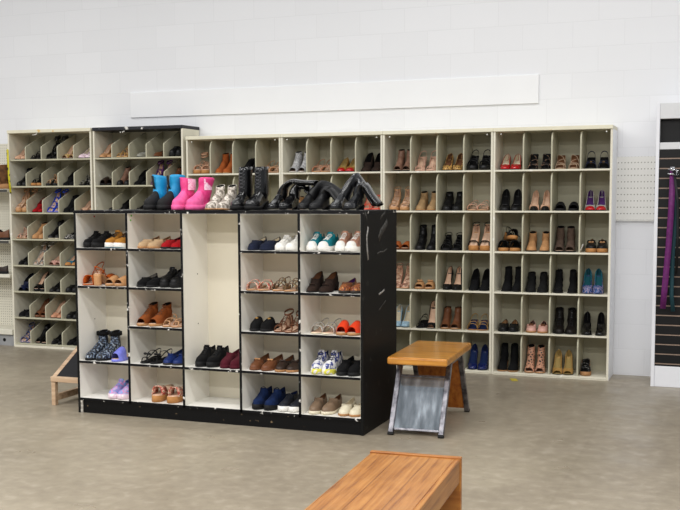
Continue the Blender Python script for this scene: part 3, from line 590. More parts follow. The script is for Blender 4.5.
    ('K', 1, 2, (-3.473, -3.388), 'slip', {'c': 'red_suede', 'sole': 'black_rubber', 'lin': 'black_lining', 'th_s': 0.01, 'trim': 'black_leather'}, 'red and black flat', 'shoe', 1),
    ('K', 2, 2, (-3.663, -3.572), 'slip', {'c': 'black_suede', 'sole': 'black_rubber', 'lin': 'grey_lining', 'th_s': 0.012}, 'black flat slipper', 'slipper', 1),
    ('K', 2, 2, (-3.487, -3.398), 'sneaker', {'c': 'black_leather', 'sole': 'black_rubber', 'lin': 'black_lining', 'lace': 'black_lace', 'tall': 1.15}, 'black leather sneaker', 'shoe', 1),
    ('K', 3, 2, (-3.661, -3.562), 'boot', {'c': 'cognac_suede', 'sole': 'tan_sole', 'h': 0.13, 'heel': 0.02, 'peep': 1, 'lace': 'brown_lace'}, 'cognac open-toe lace bootie', 'boot', 1),
    ('K', 3, 2, (-3.472, -3.387), 'sandal', {'c': 'tan_strap', 'sole': 'tan_sole', 'h': 0.03, 'n': 3}, 'flat tan strappy sandal', 'sandal', 1),
    ('K', 4, 2, (-3.644, -3.559), 'sandal', {'c': 'black_leather', 'sole': 'black_rubber', 'h': 0.025, 'n': 2, 'bow': 1, 'sling': 1}, 'black flat sandal with bow', 'sandal', 1),
    ('K', 4, 2, (-3.474, -3.389), 'slip', {'c': 'royal_blue', 'sole': 'dark_rubber', 'lin': 'navy_lining', 'th_s': 0.01, 'bow': 'royal_blue'}, 'royal blue flat with bow', 'shoe', 1),
    ('K', 5, 2, (-3.558, -3.429), 'sandal', {'c': 'floral_pink', 'sole': 'cork', 'h': 0.085, 'n': 1, 'wide': 2, 'plat': 0.035, 'wedge': 1}, 'floral peep-toe cork clog', 'sandal', 1),
    ('K', 4, 3, (-3.23, -3.137), 'sneaker', {'c': 'black_knit', 'sole': 'black_rubber', 'lin': 'black_lining', 'lace': 'black_lace', 'tall': 1.15}, 'black running sneaker', 'shoe', 1),
    ('K', 4, 3, (-3.052, -2.967), 'slip', {'c': 'maroon_suede', 'sole': 'maroon_suede', 'lin': 'maroon_suede', 'th_s': 0.02, 'tall': 1.15}, 'maroon slip-on shoe', 'shoe', 1),
    ('K', 1, 4, (-2.846, -2.748), 'slip', {'c': 'navy_canvas', 'sole': 'navy_canvas', 'lin': 'cream_lining', 'th_s': 0.014}, 'navy canvas slip-on', 'shoe', 1),
    ('K', 1, 4, (-2.655, -2.57), 'sneaker', {'c': 'white_leather', 'sole': 'white_rubber', 'lin': 'cream_lining', 'lace': 'white_lace', 'low': 1, 'tall': 0.9}, 'white low sneaker', 'shoe', 1),
    ('K', 2, 4, (-2.853, -2.768), 'sandal', {'c': 'floral_pink', 'sole': 'tan_sole', 'h': 0.025, 'n': 2, 'wide': 1}, 'floral flat sandal', 'sandal', 1),
    ('K', 2, 4, (-2.678, -2.582), 'sandal', {'c': 'brown_print', 'sole': 'tan_sole', 'h': 0.03, 'n': 3, 'wide': 1, 'sling': 1}, 'brown beaded flat sandal', 'sandal', 1),
    ('K', 3, 4, (-2.837, -2.752), 'slide', {'c': 'black_fur', 'sole': 'black_rubber', 'h': 0.025, 'tall': 0.085, 'medal': 'gold_leather'}, 'black slipper with gold emblem', 'slipper', 1),
    ('K', 3, 4, (-2.667, -2.581), 'sandal', {'c': 'brown_leather', 'sole': 'brown_rubber', 'h': 0.04, 'n': 4, 'ankle': 0.05}, 'brown strappy ankle sandal', 'sandal', 1),
    ('K', 4, 4, (-2.841, -2.745), 'slip', {'c': 'brown_leather', 'sole': 'brown_rubber', 'lin': 'brown_lining', 'th_s': 0.012, 'bow': 'tan_leather'}, 'brown moccasin', 'shoe', 1),
    ('K', 4, 4, (-2.66, -2.575), 'slip', {'c': 'dark_brown_leather', 'sole': 'tan_sole', 'lin': 'brown_lining', 'th_s': 0.012, 'bow': 'dark_brown_leather'}, 'dark brown bow flat', 'shoe', 1),
    ('K', 5, 4, (-2.826, -2.729), 'sneaker', {'c': 'navy_knit', 'sole': 'black_rubber', 'lin': 'navy_lining', 'lace': None, 'tall': 1.15}, 'navy knit sneaker', 'shoe', 1),
    ('K', 5, 4, (-2.644, -2.559), 'sneaker', {'c': 'black_navy', 'sole': 'white_rubber', 'lin': 'navy_lining', 'lace': None, 'low': 1}, 'dark slip-on with white sole', 'shoe', 1),
    ('K', 1, 5, (-2.445, -2.352), 'sneaker', {'c': 'teal_canvas', 'sole': 'white_rubber', 'lin': 'cream_lining', 'lace': 'white_lace', 'cap': 'white_rubber'}, 'teal and white sneaker', 'shoe', 1),
    ('K', 1, 5, (-2.256, -2.171), 'sneaker', {'c': 'rose_gold', 'sole': 'white_rubber', 'lin': 'nude_lining', 'lace': 'white_lace', 'tall': 1.1, 'cap': 'white_leather'}, 'rose gold and white sneaker', 'shoe', 1),
    ('K', 2, 5, (-2.445, -2.35), 'pump', {'c': 'dark_brown_suede', 'lin': 'brown_lining', 'h': 0.115, 'rim': 0.065, 'bow': 1, 'hs': 'block'}, 'dark brown heeled pump', 'shoe', 1),
    ('K', 2, 5, (-2.229, -2.144), 'slip', {'c': 'brown_leather', 'sole': 'dark_rubber', 'lin': 'purple_lining', 'th_s': 0.015, 'cap': 'multi_print'}, 'multicoloured flat', 'shoe', 1),
    ('K', 3, 5, (-2.418, -2.332), 'sandal', {'c': 'silver_leather', 'sole': 'cream_sole', 'h': 0.03, 'n': 2, 'wide': 1, 'sling': 1}, 'silver flat sandal', 'sandal', 1),
    ('K', 3, 5, (-2.247, -2.162), 'slide', {'c': 'orange_red', 'sole': 'tan_sole', 'h': 0.025, 'tall': 0.085}, 'orange red slide', 'sandal', 1),
    ('K', 4, 5, (-2.415, -2.33), 'sneaker', {'c': 'runner_mesh', 'sole': 'yellow_white', 'lin': 'navy_lining', 'lace': 'navy_lace', 'tall': 1.25}, 'white and navy running shoe', 'shoe', 1),
    ('K', 4, 5, (-2.245, -2.16), 'slip', {'c': 'black_knit', 'sole': 'black_rubber', 'lin': 'black_lining', 'th_s': 0.02, 'tall': 1.1}, 'black slip-on shoe', 'shoe', 1),
    ('K', 5, 5, (-2.431, -2.337), 'slip', {'c': 'taupe_leather', 'sole': 'cream_sole', 'lin': 'brown_lining', 'th_s': 0.018, 'tall': 1.15}, 'taupe leather slip-on', 'shoe', 1),
    ('K', 5, 5, (-2.238, -2.153), 'slip', {'c': 'cream_canvas', 'sole': 'tan_sole', 'lin': 'cream_lining', 'th_s': 0.012}, 'cream canvas slip-on', 'shoe', 1),
    ('T', 0, 0, (-3.59, -3.481), 'boot', {'c': 'sky_blue', 'sole': 'black_rubber', 'h': 0.225, 'heel': 0.02, 'w': 1.15, 'cap': 'black_rubber', 'snow': 1, 'trim': 'black_rubber'}, 'bright blue snow boot with black foot', 'boot', 1),
    ('T', 0, 0, (-3.381, -3.263), 'boot', {'c': 'hot_pink', 'sole': 'pink_rubber', 'h': 0.205, 'heel': 0.02, 'w': 1.15, 'snow': 1, 'cap': 'pink_rubber', 'patch': 'pale_pink_patch'}, 'hot pink snow boot', 'boot', 1),
    ('T', 0, 0, (-3.142, -3.056), 'boot', {'c': 'snake', 'sole': 'tan_sole', 'h': 0.155, 'heel': 0.035}, 'snakeskin print ankle boot', 'boot', 1),
    ('T', 0, 0, (-2.958, -2.846), 'boot', {'c': 'black_shiny', 'sole': 'black_rubber', 'h': 0.275, 'heel': 0.035, 'lace': 'black_lace', 'w': 1.15, 'toecap': 1}, 'tall black lace-up combat boot', 'boot', 1),
    ('T', 0, 0, (-2.706, -2.621), 'fold', {'c': 'black_shiny', 'sole': 'black_rubber', 'var': 1}, 'tall black boot with shaft bent sideways', 'boot', 1),
    ('T', 0, 0, (-2.502, -2.416), 'fold', {'c': 'black_leather', 'sole': 'black_rubber', 'var': 2}, 'soft black boot with drooping shaft', 'boot', 1),
    ('T', 0, 0, (-2.289, -2.188), 'fold', {'c': 'black_grey_shine', 'sole': 'black_rubber', 'var': 3}, 'tall black boot folded over to the shelf', 'boot', 1),
]
RACK_NAME = dict(A='leftmost beige rack', B='black-topped beige rack', C='beige rack behind pink boots', D='beige rack behind folded boots', E='beige rack behind stool', F='rightmost beige rack', K='black shelf unit')
ORD = {1: 'top', 2: 'second', 3: 'third', 4: 'fourth', 5: 'fifth', 6: 'sixth', 7: 'seventh', 8: 'bottom'}
CELL = {1: 'first', 2: 'second', 3: 'third', 4: 'fourth', 5: 'fifth'}
def shelf_z(rack, row):
    if rack in 'AB': return .038 + .2556 * (8 - row)
    if rack in 'CDEF': return .022 + .329 * (6 - row)
    if rack == 'K': return {1: 1.12, 2: .866, 3: .608, 4: .358, 5: .105}[row]
    return 1.372
for rack, row, col, xs, kind, opt, desc, cat, fit in SHOES:
    for j, x in enumerate(xs):
        o = dict(opt); sd = 0 if len(xs) == 1 else (1 if j == 0 else -1)
        wide = o.get('w', 1.0)
        s = MK[kind](side=sd, sc=fit * .985, **o)
        fy = -2.452 if rack in 'KT' else 0.0
        z = shelf_z(rack, row) + .0005
        back = (.01 if rack in 'KT' else .014) + random.uniform(0, .012)
        r = empty(NAME[kind], (x, fy + back + s.L/2, z), 0)
        yaw = {'A': -.02, 'B': -.02, 'C': .02, 'D': .05, 'E': .07, 'F': .09}.get(rack, 0) + random.uniform(-.03, .03) - (.03 * sd if rack in 'CDEF' else 0)
        by = s.L * .2   # turn about the ball of the foot
        r.location = (x - by * math.sin(yaw), fy + back + s.L/2 - by * (1 - math.cos(yaw)), z)
        if o.get('rev'): yaw += PI
        r.rotation_euler = (0, 0, yaw)
        s.finish(r)
        side = '' if len(xs) == 1 else ('left-hand ' if j == 0 else 'right-hand ')
        last = 6 if rack in 'CDEF' else (8 if rack in 'AB' else 5)
        rw = 'bottom' if row == last else ORD.get(row)
        if rack == 'T': lab = side + desc + ', on top of black shelf unit'; g = 'boots on top of the black shelf unit'
        else: lab = '%s%s, %s row, %s cell, %s' % (side, desc, rw, CELL[col], RACK_NAME[rack]); g = 'shoes in the ' + RACK_NAME[rack]
        tag(r, lab, cat, g)
# a third cork wedge lies on the pair in the rightmost rack
s = mk_sandal(c='black_leather', sole='cork', lin='black_lining', h=.075, n=1, wide=2, plat=.02, wedge=1, sling=1, sc=.97)
r = empty('sandal', (-1.725, .15, .022 + .329*3 + .088)); r.rotation_euler = (math.radians(-6), math.radians(12), .5); s.finish(r)
tag(r, 'black cork wedge lying on top of the cork wedge pair, rightmost beige rack', 'sandal', 'shoes in the rightmost beige rack')
# hiking boot, clog and dark shoe on the left gondola
for knd, o, loc, rz, lab, ct in (
  ('boot', dict(c='hiking_suede', sole='tan_sole', h=.235, heel=.02, lace='brown_lace', toecap=1), (-6.79, .07, 1.547), -PI/2 + .1, 'brown hiking boot on the top shelf of the white pegboard gondola', 'boot'),
  ('slip', dict(c='brown_leather', sole='black_rubber', lin='black_lining', th_s=.02, tall=1.35), (-6.80, .07, 1.047), -PI/2, 'brown leather clog on the middle shelf of the white pegboard gondola', 'shoe'),
  ('slip', dict(c='dark_brown_leather', sole='black_rubber', lin='black_lining', th_s=.02), (-6.83, .07, .712), -PI/2, 'dark shoe on the lower shelf of the white pegboard gondola', 'shoe')):
    s = MK[knd](side=0, sc=1, **o); r = empty(NAME[knd], loc, rz); s.finish(r); tag(r, lab, ct, 'shoes on the pegboard gondola')

# ------------------------------------------------------------------ setting
def wall_mat():
    m, nt, b = base_mat('painted_block'); tc = nn(nt, 'ShaderNodeTexCoord'); sx = nn(nt, 'ShaderNodeSeparateXYZ'); cb = nn(nt, 'ShaderNodeCombineXYZ')
    nt.links.new(tc.outputs['Object'], sx.inputs[0])
    for src, dst, off in (('X', 'X', .862 + 40 * .4064), ('Z', 'Y', -.01)):
        a = nn(nt, 'ShaderNodeMath', operation='ADD'); a.inputs[1].default_value = off
        nt.links.new(sx.outputs[src], a.inputs[0]); nt.links.new(a.outputs[0], cb.inputs[dst])
    br = nn(nt, 'ShaderNodeTexBrick'); br.offset = .5; br.inputs['Scale'].default_value = 1
    br.inputs['Brick Width'].default_value = .4064; br.inputs['Row Height'].default_value = .2032
    br.inputs['Mortar Size'].default_value = .0045; br.inputs['Mortar Smooth'].default_value = .6
    br.inputs['Color1'].default_value = lin('e5e6e9'); br.inputs['Color2'].default_value = lin('e2e3e6'); br.inputs['Mortar'].default_value = lin('dfe0e3')
    nt.links.new(cb.outputs[0], br.inputs['Vector']); nt.links.new(br.outputs['Color'], b.inputs['Base Color'])
    no = nn(nt, 'ShaderNodeTexNoise'); no.inputs['Scale'].default_value = 90; no.inputs['Detail'].default_value = 6; nt.links.new(tc.outputs['Object'], no.inputs['Vector'])
    mx = nn(nt, 'ShaderNodeMath', operation='MULTIPLY_ADD'); mx.inputs[1].default_value = .25; nt.links.new(no.outputs['Fac'], mx.inputs[0])
    iv = nn(nt, 'ShaderNodeMath', operation='SUBTRACT'); iv.inputs[0].default_value = 1; nt.links.new(br.outputs['Fac'], iv.inputs[1]); nt.links.new(iv.outputs[0], mx.inputs[2])
    bp = nn(nt, 'ShaderNodeBump'); bp.inputs['Strength'].default_value = .2; bp.inputs['Distance'].default_value = .003
    nt.links.new(mx.outputs[0], bp.inputs['Height']); nt.links.new(bp.outputs[0], b.inputs['Normal']); b.inputs['Roughness'].default_value = .6
    b.inputs['Specular IOR Level'].default_value = .25
    return m
WY = .325
struct(MB().box((-11, WY, 0), (4, WY + .2, 5.0)).build('wall_back', wall_mat()))
def floor_mat():
    m, nt, b = base_mat('concrete'); tc = nn(nt, 'ShaderNodeTexCoord')
    def noise(scale, det, dist=0):
        n = nn(nt, 'ShaderNodeTexNoise'); n.inputs['Scale'].default_value = scale; n.inputs['Detail'].default_value = det; n.inputs['Distortion'].default_value = dist
        nt.links.new(tc.outputs['Object'], n.inputs['Vector']); return n.outputs['Fac']
    c1 = ramp(nt, noise(.9, 6, .6), [(.3, lin('7d7364')), (.5, lin('8d8372')), (.7, lin('9e9481'))])
    c2 = ramp(nt, noise(14, 8, .3), [(.3, lin('7d7365')), (.55, lin('918776')), (.75, lin('aca293'))])
    mx = nn(nt, 'ShaderNodeMixRGB'); mx.inputs[0].default_value = .45; nt.links.new(c1, mx.inputs[1]); nt.links.new(c2, mx.inputs[2])
    sp = ramp(nt, noise(45, 3), [(.24, (.55, .53, .5)), (.34, (1, 1, 1))]); m2 = nn(nt, 'ShaderNodeMixRGB', blend_type='MULTIPLY'); m2.inputs[0].default_value = .6
    nt.links.new(mx.outputs[0], m2.inputs[1]); nt.links.new(sp, m2.inputs[2])
    # saw-cut joints
    sx = nn(nt, 'ShaderNodeSeparateXYZ'); nt.links.new(tc.outputs['Object'], sx.inputs[0]); col = m2.outputs[0]
    for ax, at in (('X', -2.72), ('X', -.78), ('Y', -3.12)):
        s1 = nn(nt, 'ShaderNodeMath', operation='SUBTRACT'); s1.inputs[1].default_value = at; nt.links.new(sx.outputs[ax], s1.inputs[0])
        ab = nn(nt, 'ShaderNodeMath', operation='ABSOLUTE'); nt.links.new(s1.outputs[0], ab.inputs[0])
        f = ramp(nt, ab.outputs[0], [(.003, (.82, .81, .8)), (.012, (1, 1, 1))]); m3 = nn(nt, 'ShaderNodeMixRGB', blend_type='MULTIPLY'); m3.inputs[0].default_value = .28
        nt.links.new(col, m3.inputs[1]); nt.links.new(f, m3.inputs[2]); col = m3.outputs[0]
    nt.links.new(col, b.inputs['Base Color'])
    rr = ramp(nt, noise(3, 5), [(.3, (.27,)*3), (.7, (.5,)*3)]); nt.links.new(rr, b.inputs['Roughness'])
    bp = nn(nt, 'ShaderNodeBump'); bp.inputs['Strength'].default_value = .12; bp.inputs['Distance'].default_value = .003
    nt.links.new(noise(60, 6), bp.inputs['Height']); nt.links.new(bp.outputs[0], b.inputs['Normal']); b.inputs['Specular IOR Level'].default_value = .4
    return m
struct(MB().box((-11, -12, -.1), (4, WY, 0)).build('floor', floor_mat()))
white_paint = simple('white_paint', 'eaebed', .5, var=.02, scale=3)
struct(MB().box((-5.415, WY - .016, 2.215), (-1.535, WY, 2.45)).build('trim_1', white_paint, bevel=.003))

def dots_mat(name, hx, sx_, sz_, r, hole='5a564c', rough=.5):
    """pegboard: a square grid of round holes in object space"""
    m, nt, b = base_mat(name); tc = nn(nt, 'ShaderNodeTexCoord'); sp = nn(nt, 'ShaderNodeSeparateXYZ'); nt.links.new(tc.outputs['Object'], sp.inputs[0]); d = []
    for ax, st in (('X', sx_), ('Z', sz_)):
        a = nn(nt, 'ShaderNodeMath', operation='PINGPONG'); a.inputs[1].default_value = st / 2; nt.links.new(sp.outputs[ax], a.inputs[0])
        p = nn(nt, 'ShaderNodeMath', operation='POWER'); p.inputs[1].default_value = 2; nt.links.new(a.outputs[0], p.inputs[0]); d.append(p)
    s = nn(nt, 'ShaderNodeMath', operation='ADD'); nt.links.new(d[0].outputs[0], s.inputs[0]); nt.links.new(d[1].outputs[0], s.inputs[1])
    q = nn(nt, 'ShaderNodeMath', operation='SQRT'); nt.links.new(s.outputs[0], q.inputs[0])
    lt = nn(nt, 'ShaderNodeMath', operation='LESS_THAN'); lt.inputs[1].default_value = r; nt.links.new(q.outputs[0], lt.inputs[0])
    nt.links.new(ramp(nt, lt.outputs[0], [(0, lin(hx)), (1, lin(hole))]), b.inputs['Base Color']); b.inputs['Roughness'].default_value = rough; return m
pg = empty('pegboard_panel', (-.76, WY, 1.262))
tag(pg, 'white pegboard panel on the wall between rightmost beige rack and black slatwall', 'pegboard')
MB().box((-.155, -.018, 0), (.155, -.004, .505)).build('board', dots_mat('peg_white', 'e0dfda', .0254, .0508, .005, '8d8a82'), pg)
mb = MB(); mb.box((-.155, -.026, -.01), (.155, 0, .004)); mb.box((-.155, -.004, 0), (.155, 0, .5)); mb.build('edge_strip', simple('peg_edge', 'd6d5d0', .5), pg)

# ------------------------------------------------------------------ beige wall racks
def putty(name, hx, chips=False):
    m, nt, b = base_mat(name); tc = nn(nt, 'ShaderNodeTexCoord'); no = nn(nt, 'ShaderNodeTexNoise'); no.inputs['Scale'].default_value = 5; no.inputs['Detail'].default_value = 5
    nt.links.new(tc.outputs['Object'], no.inputs['Vector']); c = lin(hx)
    col = ramp(nt, no.outputs['Fac'], [(.3, tuple(x*.9 for x in c[:3])), (.7, c)])
    if chips:
        n2 = nn(nt, 'ShaderNodeTexNoise'); n2.inputs['Scale'].default_value = 16; n2.inputs['Detail'].default_value = 3; nt.links.new(tc.outputs['Object'], n2.inputs['Vector'])
        mx = nn(nt, 'ShaderNodeMixRGB'); nt.links.new(ramp(nt, n2.outputs['Fac'], [(.66, (0,)*3), (.72, (1,)*3)]), mx.inputs[0]); nt.links.new(col, mx.inputs[1]); mx.inputs[2].default_value = lin(chips); col = mx.outputs[0]
    nt.links.new(col, b.inputs['Base Color']); b.inputs['Roughness'].default_value = .5; b.inputs['Specular IOR Level'].default_value = .3; return m
PUT = putty('putty_paint', 'bab69f'); PUTE = putty('putty_edge', 'dfdac8', 'e9e6dc'); PUTT = putty('putty_top', 'e2ddc6', 'd9b877'); PUTB = putty('putty_back', 'b0ac96')
BLKT = putty('black_top', '25262c', 'd8d5cf')
bolt_m = simple('bolt_metal', 'e8e6e0', .3, .3)
def beige_rack(rack, x0, x1, H, rows, cols, z0, pitch, label):
    W = x1 - x0; r = empty('shoe_rack', ((x0 + x1)/2, 0, 0)); tag(r, label, 'shoe rack', 'beige shoe racks along the wall'); h = W/2; t = .017; D = .315
    zt = H - .03
    for q in (-1, 1): MB().box((q*h - (0 if q < 0 else t), .0, 0), (q*h + (t if q < 0 else 0), D, zt)).build('side_panel', PUTE, r, .0015, 1)
    MB().box((-h + t, D - .008, .0), (h - t, D - .001, zt)).build('back_panel', PUTB, r)
    MB().box((-h - .001, -.008, zt), (h + .001, D, H)).build('top_panel', BLKT if rack == 'B' else PUTT, r, .002, 1)
    MB().box((-h + t, -.004, 0), (h - t, .008, z0 - .016)).build('base_board', PUTE, r)
    for k in range(rows):
        z = z0 + pitch * k
        MB().box((-h + t, .0, z - .014), (h - t, D - .008, z)).build('shelf', PUTE if rack in 'CDEF' else PUT, r, .001, 1)
        zc = min(z + pitch - .014, zt); w = (W - 2*t) / cols
        for c in range(1, cols):
            x = -h + t + w * c
            if rows == 8: poly = [(.004, z), (D - .009, z), (D - .009, zc), (D - .03, zc), (.010, z + (zc - z)*.50), (.004, z + (zc - z)*.43)]
            else:
                q = .085; poly = [(.004, z), (D - .009, z), (D - .009, zc), (.004 + q, zc)] + [(.004 + q - q*math.sin(a), zc - q + q*math.cos(a)) for a in [PI/2*i/6 for i in range(1, 7)]]
            MB().prism(poly, 'x', x - .0055, x + .0055).build('divider', PUT, r)
    for x in ((-h*.35, -h*.3, -h*.27) if rows == 8 else (-h*.86, h*.9)):
        MB().ball((x, -.012, zt - .022 if rows != 8 else zt - .012 + .01*math.sin(x*50)), .0065, 8, 6).build('bolt', bolt_m, r)
    if rack == 'F': MB().box((h + .0002, .001, 0), (h + .0012, WY - .011, zt)).build('side_cover', white_paint, r)
    return r
beige_rack('A', -6.606, -5.655, 2.108, 8, 5, .038, .2556, 'leftmost tall beige shoe rack with eight rows, cream top edge')
beige_rack('B', -5.635, -4.68, 2.108, 8, 5, .038, .2556, 'tall beige shoe rack with a black top, second from left')
beige_rack('C', -4.648, -3.715, 2.003, 6, 4, .022, .329, 'beige shoe rack against the wall behind the pink boots and combat boots')
beige_rack('D', -3.712, -2.781, 2.003, 6, 4, .022, .329, 'beige shoe rack against the wall behind the folded black boots')
beige_rack('E', -2.778, -1.841, 2.003, 6, 4, .022, .329, 'beige shoe rack against the wall behind the wooden stool')
beige_rack('F', -1.838, -.902, 2.003, 6, 4, .022, .329, 'rightmost beige shoe rack, red pumps in its first top cell')

# ------------------------------------------------------------------ black display unit
def chipped(name, hx, chip, lo=.62, scale=22, rough=.45, stretch=(1, 1, 1)):
    m, nt, b = base_mat(name); tc = nn(nt, 'ShaderNodeTexCoord'); mp = nn(nt, 'ShaderNodeMapping'); mp.inputs['Scale'].default_value = stretch; nt.links.new(tc.outputs['Object'], mp.inputs[0])
    no = nn(nt, 'ShaderNodeTexNoise'); no.inputs['Scale'].default_value = scale; no.inputs['Detail'].default_value = 4; nt.links.new(mp.outputs[0], no.inputs['Vector'])
    nt.links.new(ramp(nt, no.outputs['Fac'], [(lo, lin(hx)), (lo + .03, lin(chip))]), b.inputs['Base Color']); b.inputs['Roughness'].default_value = rough; b.inputs['Specular IOR Level'].default_value = .18; return m
KW = simple('white_melamine', 'f1eee6', .45, var=.05, scale=4); KWS = simple('white_shelf', 'eceae4', .4, var=.06, scale=9)
KE = chipped('black_edge', '0a0a0d', 'cfccc6', .63, 30); KS = chipped('black_side', '0b0b0a', '262522', .66, 14, .55); KT = chipped('black_top_face', '101012', 'bdb9b2', .6, 18, .5)
KB = chipped('black_kick', '09090a', '7d6a52', .69, 30)
X0, X1, YF, D, H = -4.137, -2.081, -2.452, .66, 1.370
ku = empty('display_unit', ((X0+X1)/2, YF + D/2, 0)); tag(ku, 'freestanding black shelf unit with white cubbies in front of the beige racks', 'shelf unit')
ox, oy = (X0+X1)/2, YF + D/2
def kb(a, b): return MB().box((a[0]-ox, a[1]-oy, a[2]), (b[0]-ox, b[1]-oy, b[2]))
for q, (a, b) in enumerate(((X0, X0 + .016), (X1 - .018, X1))):
    sp = kb((a, YF, 0), (b, YF + D, H - .02)).build('side_panel', KS, ku, .0015, 1)
    ia = (b, b + .0015) if q == 0 else (a - .0015, a)
    kb((ia[0], YF + .004, .105), (ia[1], YF + .34, H - .022)).build('white_liner', KW, sp)
kb((X0, YF, H - .02), (X1, YF + D, H)).build('top_panel', KT, ku, .002, 1)
kb((X0 + .016, YF + .0, H - .022), (X1 - .018, YF + .3399, H - .0202)).build('top_liner', KW, ku)
kb((X0, YF - .002, H - .02), (X1, YF + .0, H - .001)).build('front_edge', KE, ku)
kb((X0 + .016, YF + .335, .02), (X1 - .018, YF + .345, H - .022)).build('back_panel', simple('cream_back', 'e6dfcd', .5, var=.04, scale=3), ku)
kb((X0 + .016, YF + .012, 0), (X1 - .018, YF + .026, .089)).build('kick_board', KB, ku)
xs = [-3.728, -3.319, -2.907, -2.4995]
for x in xs:
    o = kb((x - .007, YF + .0015, .105), (x + .007, YF + .335, H - .022)).build('divider', KW, ku)
    kb((x - .008, YF - .001, .089), (x + .008, YF + .0015, H - .02)).build('edge_strip', KE, o)
ed = [X0 + .016] + xs + [X1 - .018]
zs = {1: (1.12, .866, .358), 2: (1.12, .866, .608, .358), 3: (.358,), 4: (1.12, .866, .608, .358), 5: (1.12, .866, .608, .358)}
for c in range(1, 6):
    a, b = ed[c-1] + (.007 if c > 1 else .0016), ed[c] - (.007 if c < 5 else .0016)
    for z in zs[c]:
        o = kb((a, YF + .0015, z - .015), (b, YF + .335, z)).build('shelf', KWS, ku)
        kb((a, YF - .001, z - .0155), (b, YF + .0015, z - .0002)).build('edge_strip', KE, o)
o = kb((X0 + .016, YF + .0015, .089), (X1 - .018, YF + .335, .105)).build('bottom_shelf', KWS, ku)
kb((X0 + .016, YF - .001, .0885), (X1 - .018, YF + .0015, .1048)).build('edge_strip', KE, o)
kb((X0 + .018, YF + .002, 0), (X0 + .034, YF + .012, .085)).build('foot', simple('worn_white', 'c9c4ba', .6, hx2='6a655e', scale=40), ku)
scr = simple('scratch_white', 'b5b3ae', .7, hx2='6a6864', scale=90); scg = simple('scratch_grey', '54524e', .8, hx2='1c1b1a', scale=120)
def scratch(pts, wd, m):
    MB().ribbon([(X1 + .0006 - ox, y - oy, z) for y, z in pts], (0, 0, 1) if abs(pts[0][1]-pts[-1][1]) < .05 else (0, 1, 0), wd, .0012).build('paint_scratch', m, ku)
scratch([(-2.36, 1.27), (-2.385, 1.21), (-2.38, 1.15), (-2.36, 1.07)], .022, scr)
scratch([(-2.16, 1.19), (-2.11, 1.235), (-2.05, 1.26), (-1.99, 1.295)], .045, scg)
scratch([(-2.13, 1.315), (-2.08, 1.34), (-2.03, 1.352)], .018, scg)
scratch([(-2.19, 1.1), (-2.12, 1.108), (-2.07, 1.105), (-2.0, 1.12)], .01, scg)
scratch([(-2.16, .842), (-2.1, .85), (-2.05, .862)], .012, scr)
scratch([(-2.16, .74), (-2.08, .77), (-2.02, .79)], .007, scg)
scratch([(-2.42, 1.36), (-2.4, 1.34), (-2.39, 1.32)], .02, scg)
stk = {'red': simple('sticker_red', 'd21f1f', .5), 'green': simple('sticker_green', '59d61e', .5)}
for c, x, y, z in (('red', X0 + .0176, -2.237, 1.325), ('green', -3.721, -2.40, 1.335), ('green', -3.721, -2.41, 1.305)):
    MB().prism([(y - oy + .008*math.cos(a), z + .006*math.sin(a)) for a in [2*PI*i/10 for i in range(10)]], 'x', x - ox, x - ox + .001).build('sticker', stk[c], ku)
MB().box((-3.9 - ox, YF + .3325 - oy, 1.16), (-3.89 - ox, YF + .335 - oy, 1.33)).build('shelf_standard', simple('steel_strip', '8d8f92', .35, .6), ku)
pinm = simple('peg_hole', '3a3835', .8)
for x, z in ((-3.3110, .95), (-3.3110, .62), (-4.1190, .62)):
    MB().prism([(-2.26 - oy + .004*math.cos(a), z + .004*math.sin(a)) for a in [2*PI*i/8 for i in range(8)]], 'x', x - ox - .001, x - ox + .001).build('peg_hole', pinm, ku)

